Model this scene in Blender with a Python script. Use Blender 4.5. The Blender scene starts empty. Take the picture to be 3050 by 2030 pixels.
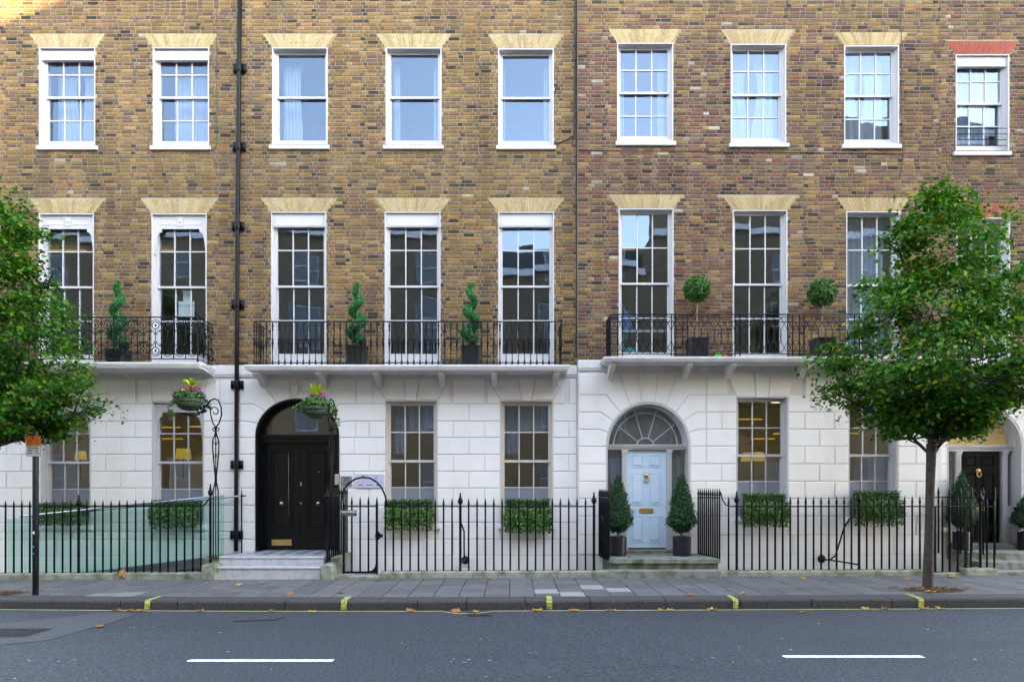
import bpy, math, random
import numpy as np
from mathutils import Vector
R = math.radians
PI = math.pi
random.seed(7)
rng = np.random.default_rng(11)
sc = bpy.context.scene
COL = sc.collection

# ------------------------------------------------------------------ camera, sky, sun, exposure
FPX, CX, CY, HC = 2050.0, 1525.0, 1445.0, 1.73      # focal length, centre column, horizon row (photo pixels); eye height in metres
cam_d = bpy.data.cameras.new('camera'); cam = bpy.data.objects.new('camera', cam_d); COL.objects.link(cam)
cam.location = (0, 0, HC); cam.rotation_euler = (R(90), 0, 0)
cam_d.sensor_width = 36; cam_d.lens = 36 * FPX / 3050; cam_d.shift_y = (CY - 1015) / 3050
cam_d.clip_start = 0.1; cam_d.clip_end = 2000
sc.camera = cam
SUN = Vector((1.25, -1.0, 0.37)).normalized()         # towards the sun, low over the roofs across the street
world = bpy.data.worlds.new('World'); sc.world = world; world.use_nodes = True
wn = world.node_tree.nodes; wl = world.node_tree.links
for n in list(wn): wn.remove(n)
sky = wn.new('ShaderNodeTexSky'); sky.sky_type = 'NISHITA'; sky.sun_disc = False
sky.sun_elevation = math.asin(SUN.z); sky.sun_rotation = math.atan2(SUN.x, SUN.y)
sky.air_density = 1.0; sky.dust_density = 0.6; sky.ozone_density = 1.0
hs = wn.new('ShaderNodeHueSaturation'); hs.inputs['Saturation'].default_value = 0.55
bg = wn.new('ShaderNodeBackground'); bg.inputs['Strength'].default_value = 0.15
wo = wn.new('ShaderNodeOutputWorld')
wl.new(sky.outputs[0], hs.inputs['Color']); wl.new(hs.outputs[0], bg.inputs['Color']); wl.new(bg.outputs[0], wo.inputs[0])
sd = bpy.data.lights.new('sun', 'SUN'); sd.energy = 3.6; sd.angle = R(0.5); sd.color = (1.0, 0.70, 0.30)
so = bpy.data.objects.new('sun', sd); COL.objects.link(so); so.location = (10, -30, 30)
so.rotation_euler = (-SUN).to_track_quat('-Z', 'Y').to_euler()
sc.view_settings.view_transform = 'Standard'; sc.view_settings.look = 'None'
sc.view_settings.gamma = 1.0; sc.view_settings.use_curve_mapping = False
sc.view_settings.exposure = 3.6
sc.render.engine = 'CYCLES'
sc.cycles.use_denoising = True
sc.cycles.max_bounces = 10; sc.cycles.diffuse_bounces = 4; sc.cycles.transparent_max_bounces = 24
sc.cycles.sample_clamp_indirect = 6.0; sc.cycles.caustics_reflective = False; sc.cycles.caustics_refractive = False

# ------------------------------------------------------------------ photo pixel -> metres on a plane at depth y
def X(px, y): return (px - CX) * y / FPX
def Z(py, y): return HC - (py - CY) * y / FPX
K = 2.306                                              # magnification of the survey crops
def crop(ox, oy): return lambda x, y: (ox + x / K, oy + y / K)
a5, a6, a7, a8 = crop(0, 550), crop(750, 550), crop(1500, 550), crop(2250, 550)
b1, b2, b3, b4, b5 = crop(0, 1100), crop(600, 1100), crop(1100, 1100), crop(1700, 1100), crop(2250, 1100)
def G(x): return 0.005 * x                             # the street climbs a little to the right
YF, YP = 14.20, 14.08                                  # facade planes: most houses, and the house that stands forward
YR = 13.05                                             # line of the front railings

# ------------------------------------------------------------------ materials
MATS = {}
def srgb(r, g, b):
    f = lambda c: (c / 255) / 12.92 if c / 255 <= 0.04045 else ((c / 255 + 0.055) / 1.055) ** 2.4
    return (f(r), f(g), f(b))
def mat(name, color, rough=0.6, metal=0.0, var=0.0, vscale=6.0, bump=0.0, bscale=40.0, spec=0.5, coat=0.0, emit=None, estr=0.0, island=None, detail=6, dist=0.02):
    """Principled material; noise varies value, optional bump; island = ramp of colours picked per loose piece."""
    m = bpy.data.materials.new(name); m.use_nodes = True
    nt = m.node_tree; N, L = nt.nodes, nt.links
    p = N['Principled BSDF']
    p.inputs['Base Color'].default_value = (*color, 1); p.inputs['Roughness'].default_value = rough
    p.inputs['Metallic'].default_value = metal; p.inputs['Specular IOR Level'].default_value = spec
    if coat: p.inputs['Coat Weight'].default_value = coat; p.inputs['Coat Roughness'].default_value = 0.12
    geo = N.new('ShaderNodeNewGeometry')
    csock = None
    if island:
        rp = N.new('ShaderNodeValToRGB'); rp.color_ramp.interpolation = 'LINEAR'
        els = rp.color_ramp.elements
        while len(els) < len(island): els.new(0.5)
        for i, (pos, c) in enumerate(island): els[i].position = pos; els[i].color = (*c, 1)
        oi = N.new('ShaderNodeObjectInfo'); ad = N.new('ShaderNodeMath'); fr = N.new('ShaderNodeMath'); fr.operation = 'FRACT'
        L.new(geo.outputs['Random Per Island'], ad.inputs[0]); L.new(oi.outputs['Random'], ad.inputs[1]); L.new(ad.outputs[0], fr.inputs[0])
        L.new(fr.outputs[0], rp.inputs[0]); csock = rp.outputs[0]
    if var:
        nz = N.new('ShaderNodeTexNoise'); nz.inputs['Scale'].default_value = vscale; nz.inputs['Detail'].default_value = detail
        L.new(geo.outputs['Position'], nz.inputs['Vector'])
        mr = N.new('ShaderNodeMapRange'); mr.inputs['From Min'].default_value = 0.3; mr.inputs['From Max'].default_value = 0.7
        mr.inputs['To Min'].default_value = 1 - var; mr.inputs['To Max'].default_value = 1 + var
        L.new(nz.outputs['Fac'], mr.inputs['Value'])
        mx = N.new('ShaderNodeMix'); mx.data_type = 'RGBA'; mx.blend_type = 'MULTIPLY'; mx.inputs[0].default_value = 1
        if csock: L.new(csock, mx.inputs[6])
        else: mx.inputs[6].default_value = (*color, 1)
        L.new(mr.outputs[0], mx.inputs[7]); csock = mx.outputs[2]
    if csock: L.new(csock, p.inputs['Base Color'])
    if bump:
        nb = N.new('ShaderNodeTexNoise'); nb.inputs['Scale'].default_value = bscale; nb.inputs['Detail'].default_value = 5
        L.new(geo.outputs['Position'], nb.inputs['Vector'])
        bp = N.new('ShaderNodeBump'); bp.inputs['Strength'].default_value = bump; bp.inputs['Distance'].default_value = dist
        L.new(nb.outputs['Fac'], bp.inputs['Height']); L.new(bp.outputs[0], p.inputs['Normal'])
    if emit:
        p.inputs['Emission Color'].default_value = (*emit, 1); p.inputs['Emission Strength'].default_value = estr
    MATS[name] = m
    return m
def glass(name, tint, refl, wavy=0.0, rough=0.0):
    m = bpy.data.materials.new(name); m.use_nodes = True; N, L = m.node_tree.nodes, m.node_tree.links
    for n in list(N): N.remove(n)
    out = N.new('ShaderNodeOutputMaterial'); mx = N.new('ShaderNodeMixShader')
    tr = N.new('ShaderNodeBsdfTransparent'); tr.inputs[0].default_value = (*tint, 1)
    gl = N.new('ShaderNodeBsdfGlossy'); gl.inputs['Roughness'].default_value = rough; gl.inputs[0].default_value = (0.56, 0.71, 0.96, 1)
    ge = N.new('ShaderNodeNewGeometry'); dt = N.new('ShaderNodeVectorMath'); dt.operation = 'DOT_PRODUCT'      # Schlick reflectance, alike from both faces
    L.new(ge.outputs['Incoming'], dt.inputs[0]); L.new(ge.outputs['Normal'], dt.inputs[1])
    ab = N.new('ShaderNodeMath'); ab.operation = 'ABSOLUTE'; L.new(dt.outputs['Value'], ab.inputs[0])
    om = N.new('ShaderNodeMath'); om.operation = 'SUBTRACT'; om.inputs[0].default_value = 1; L.new(ab.outputs[0], om.inputs[1])
    pw = N.new('ShaderNodeMath'); pw.operation = 'POWER'; pw.inputs[1].default_value = 5; L.new(om.outputs[0], pw.inputs[0])
    lw = N.new('ShaderNodeMath'); lw.operation = 'MULTIPLY_ADD'; lw.inputs[1].default_value = 1 - refl; lw.inputs[2].default_value = refl; L.new(pw.outputs[0], lw.inputs[0])
    L.new(lw.outputs[0], mx.inputs[0]); L.new(tr.outputs[0], mx.inputs[1]); L.new(gl.outputs[0], mx.inputs[2]); L.new(mx.outputs[0], out.inputs[0])
    if wavy:
        geo = N.new('ShaderNodeNewGeometry'); nz = N.new('ShaderNodeTexNoise'); nz.inputs['Scale'].default_value = 2.2; nz.inputs['Detail'].default_value = 1
        L.new(geo.outputs['Position'], nz.inputs['Vector'])
        bp = N.new('ShaderNodeBump'); bp.inputs['Strength'].default_value = wavy; bp.inputs['Distance'].default_value = 0.03
        L.new(nz.outputs['Fac'], bp.inputs['Height']); L.new(bp.outputs[0], gl.inputs['Normal'])
    MATS[name] = m
def leafmat(name, ramp, rough=0.5, trans=0.35):
    m = bpy.data.materials.new(name); m.use_nodes = True; N, L = m.node_tree.nodes, m.node_tree.links
    p = N['Principled BSDF']; p.inputs['Roughness'].default_value = rough; p.inputs['Specular IOR Level'].default_value = 0.35
    geo = N.new('ShaderNodeNewGeometry'); rp = N.new('ShaderNodeValToRGB'); els = rp.color_ramp.elements
    while len(els) < len(ramp): els.new(0.5)
    for i, (pos, c) in enumerate(ramp): els[i].position = pos; els[i].color = (*c, 1)
    L.new(geo.outputs['Random Per Island'], rp.inputs[0]); L.new(rp.outputs[0], p.inputs['Base Color'])
    t = N.new('ShaderNodeBsdfTranslucent'); L.new(rp.outputs[0], t.inputs[0])
    mx = N.new('ShaderNodeMixShader'); mx.inputs[0].default_value = trans
    L.new(p.outputs[0], mx.inputs[1]); L.new(t.outputs[0], mx.inputs[2]); L.new(mx.outputs[0], N['Material Output'].inputs[0])
    MATS[name] = m
def brickmat():
    """Colour comes from each brick (mesh attribute times object colour); the nodes add grime, grain and wear."""
    m = bpy.data.materials.new('brick'); m.use_nodes = True; N, L = m.node_tree.nodes, m.node_tree.links
    p = N['Principled BSDF']; p.inputs['Roughness'].default_value = 0.92; p.inputs['Specular IOR Level'].default_value = 0.2
    at = N.new('ShaderNodeAttribute'); at.attribute_name = 'bcol'
    oi = N.new('ShaderNodeObjectInfo'); geo = N.new('ShaderNodeNewGeometry')
    m1 = N.new('ShaderNodeMix'); m1.data_type = 'RGBA'; m1.blend_type = 'MULTIPLY'; m1.inputs[0].default_value = 1
    L.new(at.outputs['Color'], m1.inputs[6]); L.new(oi.outputs['Color'], m1.inputs[7])
    nz = N.new('ShaderNodeTexNoise'); nz.inputs['Scale'].default_value = 38; nz.inputs['Detail'].default_value = 8; nz.inputs['Roughness'].default_value = 0.7
    n2 = N.new('ShaderNodeTexNoise'); n2.inputs['Scale'].default_value = 1.1; n2.inputs['Detail'].default_value = 5
    L.new(geo.outputs['Position'], nz.inputs['Vector']); L.new(geo.outputs['Position'], n2.inputs['Vector'])
    r1 = N.new('ShaderNodeMapRange'); r1.inputs['From Min'].default_value = 0.3; r1.inputs['From Max'].default_value = 0.7; r1.inputs['To Min'].default_value = 0.6; r1.inputs['To Max'].default_value = 1.35
    r2 = N.new('ShaderNodeMapRange'); r2.inputs['From Min'].default_value = 0.3; r2.inputs['From Max'].default_value = 0.7; r2.inputs['To Min'].default_value = 0.86; r2.inputs['To Max'].default_value = 1.12
    L.new(nz.outputs['Fac'], r1.inputs['Value']); L.new(n2.outputs['Fac'], r2.inputs['Value'])
    mv = N.new('ShaderNodeMapping'); mv.inputs['Scale'].default_value = (2.6, 1, 0.28); L.new(geo.outputs['Position'], mv.inputs[0])     # rain and soot streaks
    n3 = N.new('ShaderNodeTexNoise'); n3.inputs['Scale'].default_value = 1.0; n3.inputs['Detail'].default_value = 6; L.new(mv.outputs[0], n3.inputs['Vector'])
    r3 = N.new('ShaderNodeMapRange'); r3.inputs['From Min'].default_value = 0.32; r3.inputs['From Max'].default_value = 0.68; r3.inputs['To Min'].default_value = 0.80; r3.inputs['To Max'].default_value = 1.14; L.new(n3.outputs['Fac'], r3.inputs['Value'])
    m0 = N.new('ShaderNodeMath'); m0.operation = 'MULTIPLY'; L.new(r1.outputs[0], m0.inputs[0]); L.new(r3.outputs[0], m0.inputs[1])
    mu = N.new('ShaderNodeMath'); mu.operation = 'MULTIPLY'; L.new(m0.outputs[0], mu.inputs[0]); L.new(r2.outputs[0], mu.inputs[1])
    m2 = N.new('ShaderNodeMix'); m2.data_type = 'RGBA'; m2.blend_type = 'MULTIPLY'; m2.inputs[0].default_value = 1
    L.new(m1.outputs[2], m2.inputs[6]); L.new(mu.outputs[0], m2.inputs[7]); L.new(m2.outputs[2], p.inputs['Base Color'])
    bp = N.new('ShaderNodeBump'); bp.inputs['Strength'].default_value = 0.7; bp.inputs['Distance'].default_value = 0.01
    L.new(nz.outputs['Fac'], bp.inputs['Height']); L.new(bp.outputs[0], p.inputs['Normal'])
    MATS['brick'] = m
def weather(name, dirt, amount, scale=(1.6, 1, .35)):
    """Streaky dirt over an existing material's colour."""
    m = MATS[name]; N, L = m.node_tree.nodes, m.node_tree.links; p = N['Principled BSDF']
    geo = N.new('ShaderNodeNewGeometry'); mp = N.new('ShaderNodeMapping'); mp.inputs['Scale'].default_value = scale; L.new(geo.outputs['Position'], mp.inputs[0])
    nz = N.new('ShaderNodeTexNoise'); nz.inputs['Scale'].default_value = 1.3; nz.inputs['Detail'].default_value = 9; nz.inputs['Roughness'].default_value = .65; L.new(mp.outputs[0], nz.inputs['Vector'])
    mr = N.new('ShaderNodeMapRange'); mr.inputs['From Min'].default_value = .5; mr.inputs['From Max'].default_value = .75; mr.inputs['To Max'].default_value = amount; L.new(nz.outputs['Fac'], mr.inputs['Value'])
    mx = N.new('ShaderNodeMix'); mx.data_type = 'RGBA'; mx.inputs[7].default_value = (*dirt, 1); L.new(mr.outputs[0], mx.inputs[0])
    old = p.inputs['Base Color'].links[0].from_socket if p.inputs['Base Color'].links else None
    if old: L.new(old, mx.inputs[6])
    else: mx.inputs[6].default_value = p.inputs['Base Color'].default_value
    L.new(mx.outputs[2], p.inputs['Base Color'])
def checker(name, c1, c2, scale, rough):
    m = mat(name, c1, rough); N, L = m.node_tree.nodes, m.node_tree.links
    ck = N.new('ShaderNodeTexChecker'); ck.inputs['Scale'].default_value = scale; ck.inputs[1].default_value = (*c1, 1); ck.inputs[2].default_value = (*c2, 1)
    geo = N.new('ShaderNodeNewGeometry'); mp = N.new('ShaderNodeMapping'); mp.inputs['Rotation'].default_value = (0, 0, R(45)); mp.inputs['Location'].default_value = (0, 0, 0.31)
    L.new(geo.outputs['Position'], mp.inputs[0]); L.new(mp.outputs[0], ck.inputs[0]); L.new(ck.outputs[0], N['Principled BSDF'].inputs['Base Color'])
def veined(name, base, vein, scale, rough):
    m = mat(name, base, rough, bump=0.05); N, L = m.node_tree.nodes, m.node_tree.links
    geo = N.new('ShaderNodeNewGeometry'); nz = N.new('ShaderNodeTexNoise'); nz.inputs['Scale'].default_value = scale; nz.inputs['Detail'].default_value = 9; nz.inputs['Distortion'].default_value = 1.4
    L.new(geo.outputs['Position'], nz.inputs['Vector'])
    rp = N.new('ShaderNodeValToRGB'); e = rp.color_ramp.elements
    e[0].position = 0.40; e[0].color = (*base, 1); e[1].position = 0.56; e[1].color = (*base, 1)
    k = e.new(0.49); k.color = (*vein, 1)
    L.new(nz.outputs['Fac'], rp.inputs[0]); L.new(rp.outputs[0], N['Principled BSDF'].inputs['Base Color'])
def mossy(name, base, moss, lo, hi, rough=0.85):
    """Weathered stone: green growth in uneven patches."""
    m = mat(name, base, rough, bump=0.25, bscale=50, dist=0.01); N, L = m.node_tree.nodes, m.node_tree.links
    geo = N.new('ShaderNodeNewGeometry'); nz = N.new('ShaderNodeTexNoise'); nz.inputs['Scale'].default_value = 5; nz.inputs['Detail'].default_value = 9
    L.new(geo.outputs['Position'], nz.inputs['Vector'])
    rp = N.new('ShaderNodeValToRGB'); e = rp.color_ramp.elements
    e[0].position = lo; e[0].color = (*base, 1); e[1].position = hi; e[1].color = (*moss, 1)
    n2 = N.new('ShaderNodeTexNoise'); n2.inputs['Scale'].default_value = 60; n2.inputs['Detail'].default_value = 4; L.new(geo.outputs['Position'], n2.inputs['Vector'])
    mr = N.new('ShaderNodeMapRange'); mr.inputs['To Min'].default_value = 0.65; mr.inputs['To Max'].default_value = 1.35; L.new(n2.outputs['Fac'], mr.inputs['Value'])
    mx = N.new('ShaderNodeMix'); mx.data_type = 'RGBA'; mx.blend_type = 'MULTIPLY'; mx.inputs[0].default_value = 1
    L.new(nz.outputs['Fac'], rp.inputs[0]); L.new(rp.outputs[0], mx.inputs[6]); L.new(mr.outputs[0], mx.inputs[7]); L.new(mx.outputs[2], N['Principled BSDF'].inputs['Base Color'])

brickmat()
mat('mortar', (0.34, 0.295, 0.225), 0.95, var=0.18, vscale=3, bump=0.5, bscale=90, dist=0.006)
mat('putty', (0.56, 0.51, 0.42), 0.9)
mat('arch_brick', (0.42, 0.33, 0.18), 0.9, var=0.22, vscale=30, bump=0.4, bscale=90, dist=0.006,
    island=[(0, (0.30, 0.215, 0.10)), (0.3, (0.40, 0.30, 0.14)), (0.7, (0.45, 0.355, 0.19)), (1, (0.36, 0.24, 0.15))])
mat('red_brick', (0.29, 0.068, 0.042), 0.9, var=0.3, vscale=30, bump=0.4, bscale=90, dist=0.006)
mat('stucco', (0.87, 0.84, 0.825), 0.7, var=0.03, vscale=1.6, bump=0.12, bscale=35, dist=0.006)
mat('stucco_groove', (0.76, 0.73, 0.71), 0.75, var=0.06, vscale=3)
mat('white_paint', (0.57, 0.555, 0.575), 0.42, var=0.02, vscale=5)
mat('cream_paint', (0.66, 0.60, 0.54), 0.5, var=0.03, vscale=4)
mat('slab_edge', (0.76, 0.74, 0.73), 0.6, var=0.05, vscale=6, bump=0.08)
mat('black_iron', (0.003, 0.004, 0.006), 0.42, spec=0.2, var=0.4, vscale=25, bump=0.08, bscale=60, dist=0.004)
mat('black_gloss', (0.0035, 0.005, 0.006), 0.25, spec=0.28, var=0.25, vscale=10, bump=0.02, bscale=30, dist=0.004)
mat('pole_grey', (0.016, 0.019, 0.026), 0.5, var=0.35, vscale=12)
mat('blue_door', (0.60, 0.74, 0.88), 0.35, var=0.02, vscale=5)
mat('brass', (0.70, 0.50, 0.20), 0.28, 1.0, var=0.15, vscale=20)
mat('steel', (0.30, 0.31, 0.33), 0.3, 1.0)
mat('planter', (0.012, 0.014, 0.02), 0.3, var=0.3, vscale=10)
mat('asphalt', (0.038, 0.045, 0.061), 0.85, var=0.75, vscale=32, bump=0.9, bscale=60, dist=0.02, detail=12)
mat('asphalt_patch', (0.062, 0.065, 0.074), 0.9, var=0.5, vscale=60, bump=0.7, bscale=90, dist=0.012, detail=9)
mat('slab_grey', (0.132, 0.130, 0.134), 0.85, var=0.16, vscale=9, bump=0.15, bscale=70, dist=0.006)
mat('slab_dark', (0.106, 0.105, 0.109), 0.85, var=0.18, vscale=9, bump=0.15, bscale=70, dist=0.006)
mat('slab_mid', (0.20, 0.20, 0.205), 0.8, var=0.12, vscale=7, bump=0.12, bscale=70, dist=0.006)
mat('slab_pale', (0.30, 0.295, 0.305), 0.8, var=0.12, vscale=7, bump=0.12, bscale=70, dist=0.006)
mat('slab_joint', (0.055, 0.065, 0.045), 0.95, var=0.4, vscale=8)
mat('granite', (0.052, 0.050, 0.052), 0.8, var=0.55, vscale=55, bump=0.6, bscale=40, dist=0.014, detail=9)
mat('road_white', (0.72, 0.72, 0.74), 0.7, var=0.06, vscale=30, bump=0.2, bscale=90)
mat('road_yellow', (0.62, 0.58, 0.22), 0.75, var=0.2, vscale=18, bump=0.2, bscale=90)
mat('kerb_yellow', (0.36, 0.37, 0.08), 0.75, var=0.7, vscale=24, bump=0.4, bscale=40)
mat('grate_iron', (0.028, 0.028, 0.03), 0.6, var=0.4, vscale=30, bump=0.2)
mossy('coping_stone', (0.33, 0.33, 0.28), (0.10, 0.13, 0.05), 0.42, 0.68)
mossy('step_stone', (0.24, 0.25, 0.23), (0.07, 0.09, 0.04), 0.45, 0.70)
mossy('riser_stone', (0.16, 0.17, 0.12), (0.05, 0.065, 0.03), 0.38, 0.6)
veined('marble', (0.50, 0.50, 0.53), (0.40, 0.41, 0.45), 2.6, 0.35)
checker('landing_tiles', (0.50, 0.51, 0.55), (0.16, 0.18, 0.22), 4.2, 0.3)
mat('ramp_grey', (0.15, 0.145, 0.16), 0.7, var=0.12)
glass('window_glass', (0.92, 0.95, 0.96), 0.085, wavy=0.035)
glass('balustrade_glass', (0.80, 0.94, 0.90), 0.04)
mat('frosted', (0.24, 0.26, 0.32), 0.35)
mat('curtain', (0.28, 0.32, 0.39), 0.9, var=0.03)
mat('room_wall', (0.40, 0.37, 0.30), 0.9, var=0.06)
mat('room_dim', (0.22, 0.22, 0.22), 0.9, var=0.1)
mat('room_ceiling', (0.55, 0.50, 0.40), 0.9)
mat('room_floor', (0.10, 0.075, 0.05), 0.7)
mat('lamp_warm', (0.9, 0.7, 0.3), 0.6, emit=(1.0, 0.74, 0.36), estr=0.75)
mat('lamp_yellow', (0.9, 0.7, 0.2), 0.6, emit=(1.0, 0.70, 0.10), estr=0.028)
mat('petal_glow_glass', (0.45, 0.36, 0.16), 0.3, emit=(1.0, 0.62, 0.10), estr=0.009)  # glow put into the panes, standing for lamp light from inside
mat('dark_wood', (0.05, 0.03, 0.02), 0.5)
mat('bark', (0.045, 0.036, 0.031), 0.9, var=0.4, vscale=14, bump=0.9, bscale=22, dist=0.02)
mat('soil', (0.07, 0.05, 0.035), 0.95, var=0.5, vscale=25, bump=0.6, bscale=30)
leafmat('tree_leaf', [(0, (0.012, 0.080, 0.005)), (0.5, (0.038, 0.170, 0.007)), (0.86, (0.098, 0.245, 0.011)), (0.96, (0.24, 0.28, 0.016)), (1, (0.44, 0.31, 0.02))], 0.4, 0.42)
leafmat('topiary_leaf', [(0, (0.016, 0.12, 0.03)), (0.6, (0.03, 0.23, 0.055)), (1, (0.06, 0.34, 0.085))], 0.5, 0.15)
leafmat('box_leaf', [(0, (0.012, 0.06, 0.008)), (0.6, (0.05, 0.15, 0.016)), (1, (0.14, 0.28, 0.04))], 0.45, 0.2)
leafmat('yew_leaf', [(0, (0.008, 0.036, 0.014)), (0.6, (0.018, 0.066, 0.02)), (1, (0.05, 0.13, 0.035))], 0.6, 0.15)
leafmat('ivy_leaf', [(0, (0.02, 0.09, 0.012)), (0.6, (0.07, 0.19, 0.03)), (1, (0.28, 0.40, 0.11))], 0.45, 0.2)
leafmat('lime_leaf', [(0, (0.30, 0.46, 0.02)), (1, (0.62, 0.70, 0.04))], 0.45, 0.3)
leafmat('pink_petal', [(0, (0.42, 0.01, 0.20)), (1, (0.75, 0.05, 0.42))], 0.5, 0.2)
leafmat('violet_petal', [(0, (0.05, 0.03, 0.18)), (0.7, (0.16, 0.10, 0.40)), (1, (0.5, 0.45, 0.65))], 0.5, 0.2)
leafmat('fallen_gold', [(0, (0.50, 0.26, 0.04)), (1, (0.62, 0.42, 0.07))], 0.7, 0.15)
leafmat('fallen_brown', [(0, (0.34, 0.15, 0.05)), (1, (0.50, 0.26, 0.08))], 0.7, 0.15)
leafmat('litter', [(0, (0.06, 0.03, 0.015)), (0.5, (0.20, 0.10, 0.04)), (0.85, (0.34, 0.18, 0.07)), (1, (0.55, 0.36, 0.10))], 0.8, 0.1)
mat('moss_bowl', (0.075, 0.12, 0.06), 0.95, var=0.45, vscale=22, bump=0.9, bscale=28, dist=0.03)
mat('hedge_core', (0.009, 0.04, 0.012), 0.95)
mat('stem', (0.20, 0.17, 0.13), 0.8, var=0.2)
mat('sign_orange', (0.80, 0.19, 0.01), 0.45)
mat('sign_white', (0.62, 0.63, 0.66), 0.45)
mat('sign_black', (0.015, 0.013, 0.013), 0.5)
mat('sign_brown', (0.17, 0.045, 0.008), 0.5)
mat('sign_purple', (0.10, 0.05, 0.35), 0.5)
mat('sign_red', (0.55, 0.03, 0.06), 0.5)
mat('plaque_grey', (0.24, 0.24, 0.26), 0.35, var=0.06)
mat('plaque_lilac', (0.56, 0.57, 0.76), 0.3)
mat('plaque_blue', (0.15, 0.20, 0.45), 0.5)
mat('plaque_teal', (0.08, 0.28, 0.36), 0.5)
mat('plaque_plum', (0.35, 0.10, 0.28), 0.5)
mat('paper', (0.72, 0.74, 0.76), 0.8)
mat('teal', (0.02, 0.36, 0.44), 0.5)
mat('sky_blue', (0.06, 0.20, 0.55), 0.5)
mat('lime_plastic', (0.05, 0.75, 0.05), 0.4)
mat('red_plastic', (0.70, 0.10, 0.04), 0.4)
mat('far_brick', (0.20, 0.145, 0.085), 0.9, var=0.3, vscale=9, detail=9)
mat('slate', (0.07, 0.075, 0.085), 0.6, var=0.25, vscale=4)
mat('dark_glass', (0.22, 0.22, 0.21), 0.6, spec=0.2)
mat('cable', (0.03, 0.03, 0.035), 0.6)
mat('tan_box', (0.42, 0.34, 0.27), 0.7)

weather('stucco', (0.46, 0.42, 0.36), .16); weather('slab_edge', (0.36, 0.34, 0.30), .5); weather('asphalt', (0.024, 0.025, 0.028), .6, (.16, 1.1, 1)); weather('slab_grey', (0.07, 0.072, 0.07), .6, (1, 1, 1)); weather('slab_dark', (0.06, 0.062, 0.06), .6, (1, 1, 1)); weather('mortar', (0.16, 0.13, 0.10), .5)

# ------------------------------------------------------------------ object helpers
ORG = {}                                              # object name -> world origin its children are measured from
def props(o, label=None, cat=None, group=None, kind=None):
    if label: o['label'] = label
    if cat: o['category'] = cat
    if group: o['group'] = group
    if kind: o['kind'] = kind
    return o
def thing(name, loc, label, cat, group=None, kind=None):
    o = bpy.data.objects.new(name, None); COL.objects.link(o); o.location = loc; o.empty_display_size = 0.2
    ORG[o.name] = Vector(loc)
    return props(o, label, cat, group, kind)
def link(name, me, parent=None, loc=None):
    """Link mesh data; with a parent the mesh is in world metres shifted by the thing's origin unless loc is given (world)."""
    o = bpy.data.objects.new(name, me); COL.objects.link(o)
    if parent is not None:
        o.parent = parent
        if loc is not None: o.location = Vector(loc) - ORG[parent.name]
        ORG[o.name] = ORG[parent.name]
        if loc is not None: ORG[o.name] = Vector(loc)
    else:
        o.location = loc or (0, 0, 0); ORG[o.name] = Vector(o.location)
    return o
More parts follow.
